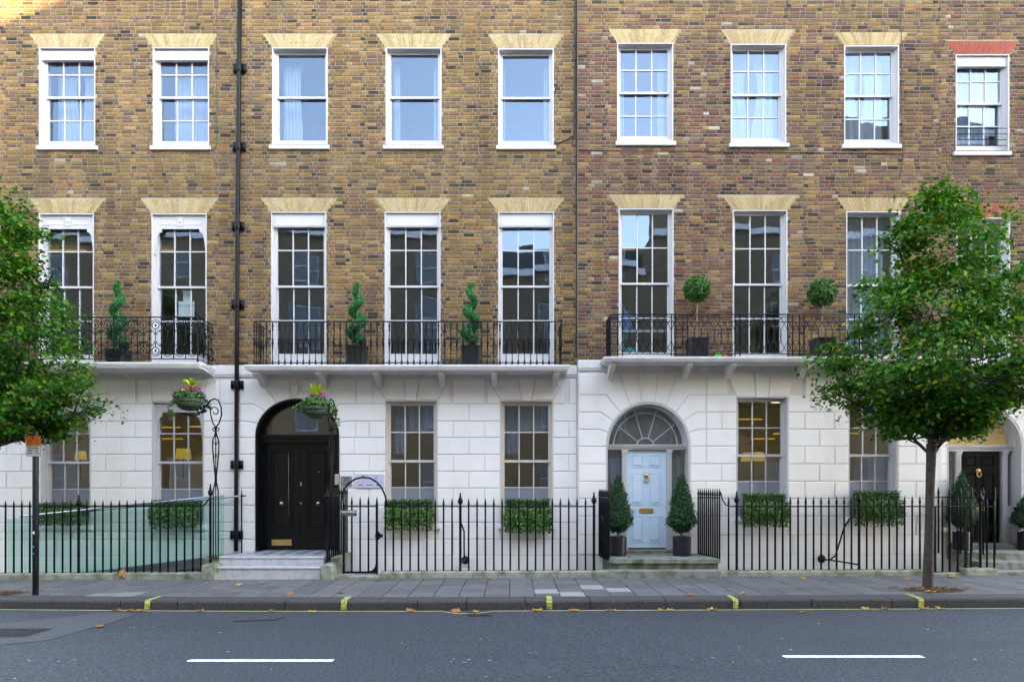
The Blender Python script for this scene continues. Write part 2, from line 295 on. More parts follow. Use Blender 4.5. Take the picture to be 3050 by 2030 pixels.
class MB:
    """Collects faces and builds one mesh object."""
    def __init__(s): s.v = []; s.f = []
    def quad(s, a, b, c, d):
        i = len(s.v); s.v += [a, b, c, d]; s.f.append((i, i + 1, i + 2, i + 3)); return s
    def box(s, x0, x1, y0, y1, z0, z1):
        i = len(s.v)
        s.v += [(x0, y0, z0), (x1, y0, z0), (x1, y1, z0), (x0, y1, z0), (x0, y0, z1), (x1, y0, z1), (x1, y1, z1), (x0, y1, z1)]
        s.f += [(i, i + 3, i + 2, i + 1), (i + 4, i + 5, i + 6, i + 7), (i, i + 1, i + 5, i + 4), (i + 1, i + 2, i + 6, i + 5), (i + 2, i + 3, i + 7, i + 6), (i + 3, i, i + 4, i + 7)]
        return s
    def cbox(s, x0, x1, y0, y1, z0, z1, c=0.01):
        """Box with its front (low-y) edges chamfered."""
        return s.frustum([(x0, z0), (x1, z0), (x1, z1), (x0, z1)], y0, y1, c)
    def frustum(s, poly, y0, y1, c):
        """Prism of an XZ outline from y1 (back) to y0 (front) whose front edge is chamfered by c."""
        n = len(poly); area = sum(poly[k][0] * poly[(k + 1) % n][1] - poly[(k + 1) % n][0] * poly[k][1] for k in range(n))
        if area < 0: poly = poly[::-1]
        ins = inset(poly, c); i = len(s.v)
        s.v += [(x, y1, z) for x, z in poly] + [(x, y0 + c, z) for x, z in poly] + [(x, y0, z) for x, z in ins]
        for k in range(n):
            j = (k + 1) % n
            s.f += [(i + k, i + j, i + n + j, i + n + k), (i + n + k, i + n + j, i + 2 * n + j, i + 2 * n + k)]
        s.f += [tuple(i + 2 * n + k for k in range(n)), tuple(i + k for k in reversed(range(n)))]
        return s
    def prism(s, poly, y0, y1):
        n = len(poly); i = len(s.v)
        s.v += [(x, y0, z) for x, z in poly] + [(x, y1, z) for x, z in poly]
        s.f += [tuple(range(i, i + n)), tuple(reversed(range(i + n, i + 2 * n)))]
        for k in range(n): j = (k + 1) % n; s.f.append((i + k, i + n + k, i + n + j, i + j))
        return s
    def prism_x(s, poly, x0, x1):
        n = len(poly); i = len(s.v)
        s.v += [(x0, y, z) for y, z in poly] + [(x1, y, z) for y, z in poly]
        s.f += [tuple(range(i, i + n)), tuple(reversed(range(i + n, i + 2 * n)))]
        for k in range(n): j = (k + 1) % n; s.f.append((i + k, i + n + k, i + n + j, i + j))
        return s
    def tube(s, pts, r, seg=6, cap=True):
        pts = [Vector(p) for p in pts]; n = len(pts)
        rs = r if isinstance(r, (list, tuple)) else [r] * n
        i = len(s.v); up = None
        for k, p in enumerate(pts):
            d = (pts[min(k + 1, n - 1)] - pts[max(k - 1, 0)])
            d = d.normalized() if d.length > 1e-9 else Vector((0, 0, 1))
            if up is None: up = Vector((0, 0, 1)) if abs(d.z) < 0.9 else Vector((1, 0, 0))
            a = d.cross(up)
            if a.length < 1e-4: a = d.cross(Vector((0, 1, 0)))
            a.normalize(); b = d.cross(a).normalized(); up = -b if False else a.cross(d)
            for q in range(seg):
                t = 2 * PI * q / seg; s.v.append(tuple(p + a * (rs[k] * math.cos(t)) + b * (rs[k] * math.sin(t))))
        for k in range(n - 1):
            for q in range(seg):
                w = (q + 1) % seg; o = i + k * seg
                s.f.append((o + q, o + w, o + seg + w, o + seg + q))
        if cap: s.f += [tuple(i + q for q in reversed(range(seg))), tuple(i + (n - 1) * seg + q for q in range(seg))]
        return s
    def lathe(s, prof, cx, cy, cz, seg=8, axis='z', rot=0.0):
        i = len(s.v); n = len(prof)
        for r, h in prof:
            for q in range(seg):
                t = rot + 2 * PI * q / seg; c, d = r * math.cos(t), r * math.sin(t)
                s.v.append((cx + c, cy + d, cz + h) if axis == 'z' else (cx + c, cy - h, cz + d))
        for k in range(n - 1):
            for q in range(seg):
                w = (q + 1) % seg; o = i + k * seg; s.f.append((o + q, o + w, o + seg + w, o + seg + q))
        s.f += [tuple(i + q for q in reversed(range(seg))), tuple(i + (n - 1) * seg + q for q in range(seg))]
        return s
    def ring(s, c, r, t, y, seg=16, a0=0.0, a1=2 * PI, rz=None):
        """Bar of radius t bent to an arc in the XZ plane."""
        rz = rz or r; k = max(3, int(seg * abs(a1 - a0) / (2 * PI)))
        s.tube([(c[0] + r * math.cos(a0 + (a1 - a0) * j / k), y, c[1] + rz * math.sin(a0 + (a1 - a0) * j / k)) for j in range(k + 1)], t, 5); return s
    def mesh(s, name, m, org=(0, 0, 0), smooth=False):
        me = bpy.data.meshes.new(name); ox, oy, oz = org
        me.from_pydata([(x - ox, y - oy, z - oz) for x, y, z in s.v], [], s.f); me.update()
        if m: me.materials.append(MATS[m])
        if smooth: me.polygons.foreach_set('use_smooth', [True] * len(me.polygons))
        return me
    def part(s, name, m, parent, smooth=False):
        return link(name, s.mesh(name, m, ORG[parent.name], smooth), parent)
    def solo(s, name, m, loc, label=None, cat=None, group=None, kind=None, smooth=False):
        o = link(name, s.mesh(name, m, loc, smooth), None, loc); return props(o, label, cat, group, kind)
def inset(poly, d):
    n = len(poly); out = []
    for k in range(n):
        p0, p1, p2 = poly[k - 1], poly[k], poly[(k + 1) % n]
        e1 = (p1[0] - p0[0], p1[1] - p0[1]); e2 = (p2[0] - p1[0], p2[1] - p1[1])
        l1 = math.hypot(*e1) or 1e-6; l2 = math.hypot(*e2) or 1e-6
        n1 = (-e1[1] / l1, e1[0] / l1); n2 = (-e2[1] / l2, e2[0] / l2)
        q = 1 + n1[0] * n2[0] + n1[1] * n2[1]; q = max(q, 0.25)
        out.append((p1[0] + d * (n1[0] + n2[0]) / q, p1[1] + d * (n1[1] + n2[1]) / q))
    return out
def copy_tree(o, parent, loc):
    """A thing with copies of its parts and sub-parts, sharing mesh data."""
    c = o.copy(); COL.objects.link(c)
    if parent: c.parent = parent
    if loc is not None: c.location = loc
    for ch in o.children: copy_tree(ch, c, None)
    return c
def text(body, size, x, y, z, m, parent, align='CENTER', name='lettering', bold=0.0):
    cu = bpy.data.curves.new(name, 'FONT'); cu.body = body; cu.size = size; cu.align_x = align; cu.extrude = 0.0008; cu.offset = bold
    t = bpy.data.objects.new(name, cu); me = bpy.data.meshes.new_from_object(t); bpy.data.objects.remove(t); bpy.data.curves.remove(cu)
    me.name = name; me.materials.clear(); me.materials.append(MATS[m])
    o = link(name, me, parent, (x, y, z)); o.rotation_euler = (R(90), 0, 0); return o
def cards(P, Nrm, size, aspect=0.6, jitter=0.8, fold=0.25, var=0.35):
    """Mesh arrays of leaf-shaped folded blades at points P facing roughly Nrm."""
    n = len(P); P = np.asarray(P, float); Nrm = np.asarray(Nrm, float)
    d = Nrm + rng.normal(0, jitter, (n, 3)); d /= np.linalg.norm(d, axis=1)[:, None] + 1e-9
    t = rng.normal(0, 1, (n, 3)); t -= (t * d).sum(1)[:, None] * d; t /= np.linalg.norm(t, axis=1)[:, None] + 1e-9
    b = np.cross(d, t); s = size * (1 + rng.uniform(-var, var, n))[:, None]; w = s * aspect * 0.5
    v = np.stack([P - t * s * 0.5, P + b * w + d * w * fold, P + t * s * 0.5, P - b * w + d * w * fold], 1).reshape(-1, 3)
    k = np.arange(n)[:, None] * 4; f = np.concatenate([k + [0, 1, 2], k + [0, 2, 3]], 1).reshape(-1, 3)
    return v, f
def np_mesh(name, v, f, m, org=(0, 0, 0)):
    me = bpy.data.meshes.new(name); v = np.asarray(v, np.float32) - np.asarray(org, np.float32); f = np.asarray(f, np.int32); k = f.shape[1]
    me.vertices.add(len(v)); me.vertices.foreach_set('co', v.ravel()); me.loops.add(f.size); me.loops.foreach_set('vertex_index', f.ravel())
    me.polygons.add(len(f)); me.polygons.foreach_set('loop_start', np.arange(0, f.size, k, dtype=np.int32)); me.polygons.foreach_set('loop_total', np.full(len(f), k, np.int32))
    me.update(); me.validate(); me.materials.append(MATS[m]); return me

# ------------------------------------------------------------------ the street
YKF, YKB = 10.37, 10.74                                # kerb front and back
ROADZ = -0.145
def KO(x): return 0.0055 * min(0, max(x, -9)) ** 2        # the kerb swings back a little towards the left
def sheet(mb, x0, x1, y0, y1, z, n=1, f=G, k0=0, k1=0):
    for k in range(n):
        a = x0 + (x1 - x0) * k / n; b = x0 + (x1 - x0) * (k + 1) / n
        mb.quad((a, y0 + k0 * KO(a), z + f(a)), (b, y0 + k0 * KO(b), z + f(b)), (b, y1 + k1 * KO(b), z + f(b)), (a, y1 + k1 * KO(a), z + f(a)))
    return mb
ground = sheet(MB(), -300, 300, -300, 300, -3.2, f=lambda x: 0).solo('ground', 'soil', (0, 0, -3.2), kind='structure')
road = MB(); sheet(road, -120, 120, 4.15, YKF + 0.02, ROADZ, 240, k1=1); road = road.solo('road', 'asphalt', (0, 7, ROADZ), kind='structure')
patch = MB(); i = 0
px = [(0, 1856), (120, 1846), (300, 1822.6), (405, 1828), (335, 1852), (140, 1906), (-120, 1930), (-120, 1870)]
def on_road(px, py, dz=0.0):
    """Point of the road surface seen at a photo pixel."""
    y = FPX * (HC - ROADZ) / (py - CY)
    for _ in range(3): y = FPX * (HC - ROADZ - G(X(px, y))) / (py - CY)
    x = X(px, y); return (x, y, ROADZ + G(x) + dz)
def on_pave(px, py, dz=0.0):
    y = FPX * HC / (py - CY)
    for _ in range(3): y = FPX * (HC - G(X(px, y))) / (py - CY)
    x = X(px, y); return (x, y, G(x) + dz)
patch.v = [on_road(a, b, 0.004) for a, b in px]; patch.f = [tuple(range(len(px)))]
patch.part('asphalt_patch', 'asphalt_patch', road)
for (xa, xb, py) in ((558, 993, 1967), (2331, 2749, 1955)):
    p0, p1 = on_road(xa, py), on_road(xb, py)
    q = MB(); n = 60; w = 0.055
    pts = [(p0[0] + (p1[0] - p0[0]) * k / n, p0[1] + (p1[1] - p0[1]) * k / n) for k in range(n + 1)]
    wl_ = 1.0
    for k in range(n):
        (xa_, ya_), (xb_, yb_) = pts[k], pts[k + 1]; wa = w * (0.35 if k == 0 else wl_); wb = w * random.uniform(.86, 1.06); wl_ = wb / w
        q.quad((xa_, ya_ - wa, ROADZ + G(xa_) + .006), (xb_, yb_ - wb, ROADZ + G(xb_) + .006), (xb_, yb_ + wb, ROADZ + G(xb_) + .006), (xa_, ya_ + wa, ROADZ + G(xa_) + .006))
    q.part('lane_dash', 'road_white', road)
q = MB(); n = 90; prev = None                          # thin yellow line, with a jog round the gully
for k in range(n + 1):
    x = -12 + 24 * k / n; y = 10.265 + KO(x) - (.19 if X(1350, 10.2) < x < X(1466, 10.2) else 0); z = ROADZ + G(x) + .008
    if prev: q.quad((prev[0], prev[1] - .017, prev[2]), (x, y - .017, z), (x, y + .017, z), (prev[0], prev[1] + .017, prev[2]))
    prev = (x, y, z)
q.part('yellow_line', 'road_yellow', road)
for k in range(46):                                    # worn flecks of paint and pale aggregate on the road
    x, y, z = on_road(random.uniform(0, 3050), random.choice([random.uniform(1840, 2025), random.gauss(1966, 4)]), 0.004); w = random.uniform(.004, .022); d = random.uniform(.003, .008)
    if k == 0: fl = MB()
    fl.quad((x - w, y - d, z), (x + w, y - d * .6, z), (x + w * .8, y + d, z), (x - w * .9, y + d * .7, z))
o = fl.part('paint_fleck', 'road_white', road); o['kind'] = 'stuff'
for cr in ([(2450, 1893), (2490, 1907), (2540, 1925), (2600, 1935), (2660, 1945), (2740, 1953), (2800, 1968), (2860, 1985), (2905, 1996)], [(2870, 1955), (2940, 1963), (2995, 1975), (3060, 1992), (3150, 2010)], [(150, 1900), (230, 1880), (330, 1855), (405, 1829)], [(1880, 1990), (1960, 1982), (2050, 1985)]):
    q = MB(); P = [on_road(a + random.uniform(-4, 4), b, .004) for a, b in cr]        # hairline cracks
    for p0, p1 in zip(P[:-1], P[1:]): q.quad((p0[0], p0[1] - .006, p0[2]), (p1[0], p1[1] - .005, p1[2]), (p1[0], p1[1] + .006, p1[2]), (p0[0], p0[1] + .005, p0[2]))
    q.part('crack', 'grate_iron', road)
# kerb stones
kerb = MB(); sheet(kerb, -120, 120, YKF + 0.03, YKB - 0.005, -0.02, 240, k0=1, k1=1); kerb = kerb.solo('kerb', 'slab_joint', (0, 10.5, 0), kind='structure')
cuts = [-14.5, -12.6, -11.2] + [X(p, 10.4) for p in (118, 339, 517, 846, 1244, 1390, 1565, 1757, 1982, 2204, 2417, 2654, 2815, 3080, 3300)] + [11.3, 13.5]
for a, b in zip(cuts[:-1], cuts[1:]):
    q = MB(); c = 0.022; j = 0.006; z0, z1 = ROADZ - 0.1, random.uniform(-.003, .003); yf = YKF + random.uniform(-.008, .008)
    prof = [(yf + .012, z0), (yf, z1 - c * 1.4), (yf + c * .5, z1 - c * .35), (yf + c * 1.4, z1), (YKB, z1 + .002), (YKB, z0)]
    n = len(prof); i = len(q.v)
    for xx in (a + j, b - j): q.v += [(xx, y + KO(xx), z + G(xx)) for y, z in prof]
    q.f = [tuple(range(n)), tuple(reversed(range(n, 2 * n)))] + [(k, n + k, n + (k + 1) % n, (k + 1) % n) for k in range(n)]
    q.part('kerb_stone', 'granite', kerb)
for pxm, w in ((422, .085), (1022, .09), (1637, .085), (2190, .08), (2742, .085)):       # dabs of yellow paint over the kerb
    q = MB(); x0 = X(pxm, YKF) - w / 2
    lean = (X(pxm, YKF)) * 0.012
    prof = [(YKF - .012, ROADZ + .012), (YKF - .014, -.03), (YKF + .01, -.002), (YKF + .032, .008), (YKB - .08, .009), (YKB - .01, .010)]
    ws = [random.uniform(-.012, .012) for _ in prof]
    for k in range(len(prof) - 1):
        (ya, za), (yb, zb) = prof[k], prof[k + 1]; ya += KO(x0); yb += KO(x0)
        q.quad((x0 + ws[k], ya, za + G(x0)), (x0 + w + ws[k] * .6, ya, za + G(x0)), (x0 + w + ws[k + 1] * .6, yb, zb + G(x0)), (x0 + ws[k + 1], yb, zb + G(x0)))
    q.part('paint_mark', 'kerb_yellow', kerb)
# pavement slabs in columns across the footway
pave = MB(); sheet(pave, -120, 120, YKB - 0.002, 13.1, -0.018, 240, k0=1); pave = pave.solo('pavement', 'slab_joint', (0, 12, 0), kind='structure')
CW = 0.4
pale = [(X(p, y), y) for p, y in ((1628, 11.33), (1702, 11.12), (1770, 11.5), (1846, 11.25))] 
xc0 = X(1518, 11.5)
for col in range(-27, 28):
    xa = xc0 + col * CW; y = YKB + .004 + max(KO(xa), KO(xa + CW)); seq = [0.30, 0.46, 0.44, 0.62, 0.42] if col % 2 else [0.45, 0.42, 0.48, 0.44, 0.44]
    k = 0
    while y < 12.93:
        d = seq[k % 5] + random.uniform(-.02, .02); ye = min(y + d, 12.94)
        if 12.94 - ye < 0.1: ye = 12.94
        m = 'slab_grey' if random.random() < 0.55 else 'slab_dark'
        if any(xa < p < xa + CW and y < pyy < ye for p, pyy in pale): m = 'slab_pale'
        if any(xa < p < xa + CW and y < pyy < ye for p, pyy in ((-6.7, 11.2), (-6.05, 11.35), (-6.3, 11.3))): m = 'slab_mid'
        q = MB(); g = 0.0065; dz = random.uniform(-.0015, .0015); c = .005
        P = [(xa + g, y + g), (xa + CW - g, y + g), (xa + CW - g, ye - g), (xa + g, ye - g)]
        Q = [(xa + g + c, y + g + c), (xa + CW - g - c, y + g + c), (xa + CW - g - c, ye - g - c), (xa + g + c, ye - g - c)]
        q.v = [(px_, py_, -.03 + G(px_)) for px_, py_ in P] + [(px_, py_, -.004 + dz + G(px_)) for px_, py_ in P] + [(px_, py_, dz + G(px_)) for px_, py_ in Q]
        for r in (0, 4):
            for t in range(4): q.f.append((r + t, r + (t + 1) % 4, r + 4 + (t + 1) % 4, r + 4 + t))
        q.f.append((8, 9, 10, 11))
        if abs(xa + .2) < 11.8: q.part('paving_slab', m, pave)
        y = ye; k += 1
# the far side of the street, behind the camera
sheet(MB(), -120, 120, -3.6, 4.15, 0.0).solo('far_pavement', 'slab_grey', (0, 0, 0), kind='structure')

# ironwork in the road
def grate(name, pxs, label, cat, bars, m='grate_iron', depth=.006):
    P = [on_road(a, b, .006) for a, b in pxs]                         # corners: near-left, near-right, far-right, far-left
    c = sum((Vector(p) for p in P), Vector()) / 4
    t = thing(name, c, label, cat)
    q = MB(); e = 0.035
    def mixp(u, v, dz=0.0):
        a = Vector(P[0]).lerp(Vector(P[1]), u); b = Vector(P[3]).lerp(Vector(P[2]), u); r = a.lerp(b, v); return (r.x, r.y, r.z + dz)
    for (u0, u1, v0, v1) in ((0, 1, 0, .08), (0, 1, .92, 1), (0, .05, .08, .92), (.95, 1, .08, .92)):
        q.quad(mixp(u0, v0, .004), mixp(u1, v0, .004), mixp(u1, v1, .004), mixp(u0, v1, .004))
    q.part('frame', m, t)
    q = MB(); q.quad(mixp(.02, .02, -.001), mixp(.98, .02, -.001), mixp(.98, .98, -.001), mixp(.02, .98, -.001)); q.part('plate', 'sign_black' if m == 'grate_iron' else 'asphalt', t)
    for k in range(bars):
        u = .06 + .88 * (k + .15) / bars; w = .88 / bars * .55; s = .0
        q = MB(); a, b, c_, d = mixp(u, .1), mixp(u + w, .1), mixp(u + w, .9), mixp(u, .9); h = .008
        q.v = [a, b, c_, d] + [(p[0], p[1], p[2] + h) for p in (a, b, c_, d)]
        q.f = [(4, 5, 6, 7), (0, 1, 5, 4), (1, 2, 6, 5), (2, 3, 7, 6), (3, 0, 4, 7)]; q.part('bar', m, t)
    return t
grate('drain_cover', [(-90, 1896), (73, 1897), (160, 1871), (-10, 1871)], 'large slatted iron drain cover in the rough asphalt at the left edge', 'drain cover', 9)
grate('gully_grate', [(1390, 1834), (1466, 1834), (1464, 1827.5), (1392, 1827.5)], 'small iron gully grate in the gutter where the yellow line bends', 'drain grate', 6)
grate('manhole_cover', [(690, 1850), (815, 1847), (857, 1834), (742, 1835)], 'dark worn manhole cover in the road left of the gully', 'manhole cover', 7, m='asphalt_patch')

# ------------------------------------------------------------------ houses
def boxes_with_holes(mb, x0, x1, z0, z1, holes, y0, y1):
    zs = sorted({z0, z1} | {min(max(h[k], z0), z1) for h in holes for k in (2, 3)})
    for za, zb in zip(zs[:-1], zs[1:]):
        if zb - za < 1e-6: continue
        zm = (za + zb) / 2; iv = [(x0, x1)]
        for h in holes:
            if h[2] < zm < h[3]:
                iv = [s for a, b in iv for s in ((a, min(b, h[0])), (max(a, h[1]), b)) if s[1] - s[0] > 1e-6]
        for a, b in iv: mb.box(a, b, y0, y1, za, zb)
    return mb
PAL_Y = [((160, 118, 66), 24), ((148, 110, 68), 24), ((136, 102, 70), 18), ((166, 130, 86), 12), ((126, 94, 76), 10), ((110, 86, 78), 7), ((56, 50, 50), 6), ((150, 86, 64), 1.6), ((136, 116, 82), 6), ((122, 88, 82), 7)]
PAL_R = [((118, 76, 70), 22), ((128, 84, 70), 18), ((106, 70, 70), 18), ((138, 102, 72), 11), ((126, 100, 80), 8), ((54, 46, 50), 9), ((144, 76, 62), 3.5), ((120, 90, 84), 10)]
def brick_colour(pal, white, grime):
    r = random.random()
    if r < white: c = (196, 184, 174)
    else:
        tot = sum(w for _, w in pal); t = random.uniform(0, tot)
        for c, w in pal:
            t -= w
            if t <= 0: break
    k = random.uniform(0.83, 1.15)
    g = (118, 104, 88)
    c = [ci * k * (1 - grime) + gi * grime for ci, gi in zip(c, g)]
    mean = (120, 82, 74) if pal is PAL_R else (146, 110, 74); c = [v * .88 + q_ * .12 for v, q_ in zip(c, mean)]; m_ = sum(c) / 3; c = [m_ + (v - m_) * .92 for v in c]
    return [min(1, v * f_) for v, f_ in zip(srgb(*[min(255, v) for v in c]), (.75, .80, .74))]
stretchers = None
def brick_mesh(w, h, name='brick'):
    q = MB(); j = lambda: random.uniform(-.004, .004); c = .006
    b = [(-w / 2, -h / 2), (w / 2, -h / 2), (w / 2, h / 2), (-w / 2, h / 2)]
    q.v = [(x, .012, z) for x, z in b] + [(x, -.003, z) for x, z in b] + [(x * (1 - 2 * c / w) + j(), -.0085 + random.uniform(-.0025, .0015), z * (1 - 2 * c / h) + j()) for x, z in b]
    for r in (0, 4):
        for t in range(4): q.f.append((r + t, r + (t + 1) % 4, r + 4 + (t + 1) % 4, r + 4 + t))
    q.f.append((8, 9, 10, 11)); return q
SHARED = []
def shared_bricks():
    for _ in range(14):
        me = brick_mesh(.213, .063).mesh('brick', 'brick')
        a = me.color_attributes.new('bcol', 'FLOAT_COLOR', 'CORNER'); a.data.foreach_set('color', [1.0] * (4 * len(a.data)))
        SHARED.append(me)
shared_bricks()
def lay_bricks(wall, x0, x1, z0, z1, yf, holes, arches, palf, limit=300, xvis=(-11, 11)):
    ch, j = 0.0735, 0.0115; rows = int((z1 - z0) / ch); cand = []; V = []; F = []; C = []
    for r in range(rows):
        za = z0 + r * ch; zm = za + ch / 2; iv = [(x0, x1)]
        blk = [(h[0], h[1]) for h in holes if h[2] - .02 < zm < h[3] + .02]
        for (ax0, ax1, az0, az1, ov) in arches:
            if az0 - .01 < zm < az1 + .02: t = (zm - az0) / (az1 - az0); blk.append((ax0 - ov * t - .004, ax1 + ov * t + .004))
        for b in blk: iv = [s for a_, b_ in iv for s in ((a_, min(b_, b[0])), (max(a_, b[1]), b_)) if s[1] - s[0] > 1e-6]
        x = x0 - (0.17 if r % 2 else 0.0) - random.uniform(0, .02); k = r % 2
        while x < x1:
            L = (.2235 if k % 2 == 0 else .1125) * random.uniform(.96, 1.04); a, b = x + j / 2, x + L - j / 2
            for s0, s1 in iv:
                p, q_ = max(a, s0 + .003), min(b, s1 - .003)
                if q_ - p > .028:
                    full = abs((q_ - p) - (b - a)) < 1e-6 and k % 2 == 0
                    col = palf((p + q_) / 2, zm)
                    cand.append(((p + q_) / 2, zm + random.uniform(-.0015, .0015), q_ - p, full, col))
            x += L; k += 1
    full = sorted([c for c in cand if c[3] and xvis[0] < c[0] < xvis[1] and c[1] < 11.6], key=lambda c: c[0] ** 2 + (c[1] - HC) ** 2)[:limit]
    ids = {id(c) for c in full}
    for c in full:
        o = link('brick', random.choice(SHARED), wall, (c[0], yf, c[1])); o.color = (*c[4], 1); o.scale = (c[2] / .213, 1, 1)
    i = 0
    for c in cand:
        if id(c) in ids: continue
        q = brick_mesh(c[2], ch - j); V += [(x + c[0], y + yf, z + c[1]) for x, y, z in q.v]
        F += [tuple(t + i for t in f) for f in q.f]; i += 12; C += c[4] + [1.0]
    me = bpy.data.meshes.new('brickwork'); org = ORG[wall.name]
    me.from_pydata([(x - org.x, y - org.y, z - org.z) for x, y, z in V], [], F); me.materials.append(MATS['brick'])
    a = me.color_attributes.new('bcol', 'FLOAT_COLOR', 'POINT')
    a.data.foreach_set('color', np.repeat(np.array(C, np.float32).reshape(-1, 4), 12, axis=0).ravel())
    o = link('brickwork', me, wall); o['kind'] = 'stuff'
def flat_arch(house, x0, x1, z0, z1, ov, yf, m='arch_brick', n=24):
    q = MB(); q.prism([(x0 + .001, z0), (x1 - .001, z0), (x1 + ov, z1), (x0 - ov, z1)], yf - .004, yf + .03); fa = q.part('flat_arch', 'putty', house)
    for k in range(n):
        b0, b1 = x0 + (x1 - x0) * k / n, x0 + (x1 - x0) * (k + 1) / n; t0, t1 = x0 - ov + (x1 - x0 + 2 * ov) * k / n, x0 - ov + (x1 - x0 + 2 * ov) * (k + 1) / n
        g = .0026; zs = [z0 + .003, z1 - .003]
        if k % 2 == 0 and 2 < k < n - 3 and random.random() < .8:           # some wedges are two bricks high
            f = random.choice((.34, .66)); lo = lambda a, b, t: a + (b - a) * t
            pieces = [[(b0 + g, zs[0]), (b1 - g, zs[0]), (lo(b1, t1, f) - g, lo(z0, z1, f) - g), (lo(b0, t0, f) + g, lo(z0, z1, f) - g)],
                      [(lo(b0, t0, f) + g, lo(z0, z1, f) + g), (lo(b1, t1, f) - g, lo(z0, z1, f) + g), (t1 - g, zs[1]), (t0 + g, zs[1])]]
        else: pieces = [[(b0 + g, zs[0]), (b1 - g, zs[0]), (t1 - g, zs[1]), (t0 + g, zs[1])]]
        for p in pieces: MB().frustum(p, yf - .012 + random.uniform(-.001, .001), yf - .003, .002).part('voussoir', m, fa)
    return fa
def wavy_sheet(mb, x0, x1, y, z0, z1, folds, amp, pinch=None):
    n = max(8, int(folds * 6)); m = 8
    for r in range(m + 1):
        t = r / m
        for k in range(n + 1):
            u = k / n; xx = x0 + (x1 - x0) * u
            if pinch: c, w = pinch; xx = c + (xx - c) * (1 - w * math.sin(PI * (1 - t) ** 1.2) * (1 - t))
            mb.v.append((xx, y + amp * math.sin(u * folds * 2 * PI + .4 * math.sin(t * 3)), z1 + (z0 - z1) * t))
    b = len(mb.v) - (m + 1) * (n + 1)
    for r in range(m):
        for k in range(n): o = b + r * (n + 1) + k; mb.f.append((o, o + 1, o + n + 2, o + n + 1))
    return mb
def sash_window(house, yf, p, yt, yb, glass_y, meet, ubars=(), lbars=(), cols=3, paint='white_paint', pelmet=None, sill=None, frost=False, curtains=(), label=None, deep=0.11, shaped=False):
    """Double-hung window; p, yt, yb, ... are photo pixels read on the house front."""
    x0, x1, z1, z0 = X(p[0], yf), X(p[1], yf), Z(yt, yf), Z(yb, yf); yg = yf + deep + .045
    gz1, gz0, zm = Z(glass_y[0], yg), Z(glass_y[1], yg), Z(meet, yg); t = .018
    q = MB(); q.box(x0, x0 + t, yf - .012, yf + .30, z0, z1 - t).box(x1 - t, x1, yf - .012, yf + .30, z0, z1 - t).box(x0, x1, yf - .012, yf + .30, z1 - t, z1)
    fr = .036; y0 = yf + deep
    q.box(x0 + t, x0 + t + fr, y0, yf + .27, z0, z1 - t).box(x1 - t - fr, x1 - t, y0, yf + .27, z0, z1 - t).box(x0 + t + fr, x1 - t - fr, y0, yf + .27, gz1 + .042, z1 - t)
    q.box(x0 + t, x1 - t, y0 - .02, yf + .27, z0 - .02, max(z0 + .03, gz0 - .085))
    if deep > .06: q.box(x0 + t, x0 + t + .014, y0 - .03, y0, z0 + .03, z1 - t).box(x1 - t - .014, x1 - t, y0 - .03, y0, z0 + .03, z1 - t)
    win = q.part('window', paint, house)
    if label: win['label'] = label
    gx0, gx1 = x0 + t + fr + .034, x1 - t - fr - .034; bw = .0115
    for nm, zb, zt, bars, ya in (('upper_sash', zm, gz1, ubars, y0 + .018), ('lower_sash', gz0, zm, lbars, y0 + .062)):
        q = MB(); up = nm[0] == 'u'; yb_ = ya + .04
        q.box(gx0 - .034, gx0, ya, yb_, zb - (.03 if up else .08), zt + (.04 if up else .025)).box(gx1, gx1 + .034, ya, yb_, zb - (.03 if up else .08), zt + (.04 if up else .025))
        q.box(gx0, gx1, ya, yb_, zt - (0 if up else .012), zt + (.04 if up else .025)).box(gx0, gx1, ya, yb_, zb - (.03 if up else .08), zb + (.012 if up else 0))
        zl, zh = (zb + .012, zt) if up else (zb, zt - .012)
        zc = [zl] + sorted(Z(b, yg) for b in bars) + [zh]; xc = [gx0 + (gx1 - gx0) * k / cols for k in range(cols + 1)]
        for x in xc[1:-1]: q.box(x - bw, x + bw, ya + .003, yb_ - .003, zl, zh)
        for z in zc[1:-1]:
            for a, b in zip(xc[:-1], xc[1:]): q.box(a + (bw if a > gx0 else 0), b - (bw if b < gx1 else 0), ya + .004, yb_ - .004, z - bw, z + bw)
        q.part(nm, paint, win)
        for r in range(len(zc) - 1):
            for k in range(cols):
                a, b = xc[k] + (bw if k else 0), xc[k + 1] - (bw if k < cols - 1 else 0); c, d = zc[r] + (bw if r else 0), zc[r + 1] - (bw if r < len(zc) - 2 else 0)
                f = frost and not up and r == 0
                pm = MB().box((a - b) / 2 - .003, (b - a) / 2 + .003, -.002, .002, (c - d) / 2 - .003, (d - c) / 2 + .003).mesh('pane', 'frosted' if f else 'window_glass')
                o = link('pane', pm, win, ((a + b) / 2, ya + .02, (c + d) / 2)); o.rotation_euler = (R(random.gauss(0, .22)), 0, R(random.gauss(0, .25)))
    MB().tube([(gx0 - .05, y0 + .02, zm - .02), (gx0 - .05, y0 + .02, zm - .05)], .008, 5).part('sash_horn', paint, win)
    if pelmet:
        za, zb = Z(pelmet[0], yf), Z(pelmet[1], yf); a, b = x0 + t + .004, x1 - t - .004
        q = MB().box(a, b, yf + .035, yf + .12, zb, za); e = .045
        q.box(a + e, b - e, yf + .028, yf + .036, za - e * .75, za - e * .55).box(a + e, b - e, yf + .028, yf + .036, zb + e * .55, zb + e * .75)
        q.box(a + e, a + e + .01, yf + .028, yf + .036, zb + e * .75, za - e * .75).box(b - e - .01, b - e, yf + .028, yf + .036, zb + e * .75, za - e * .75)
        q.part('blind_box', paint, win)
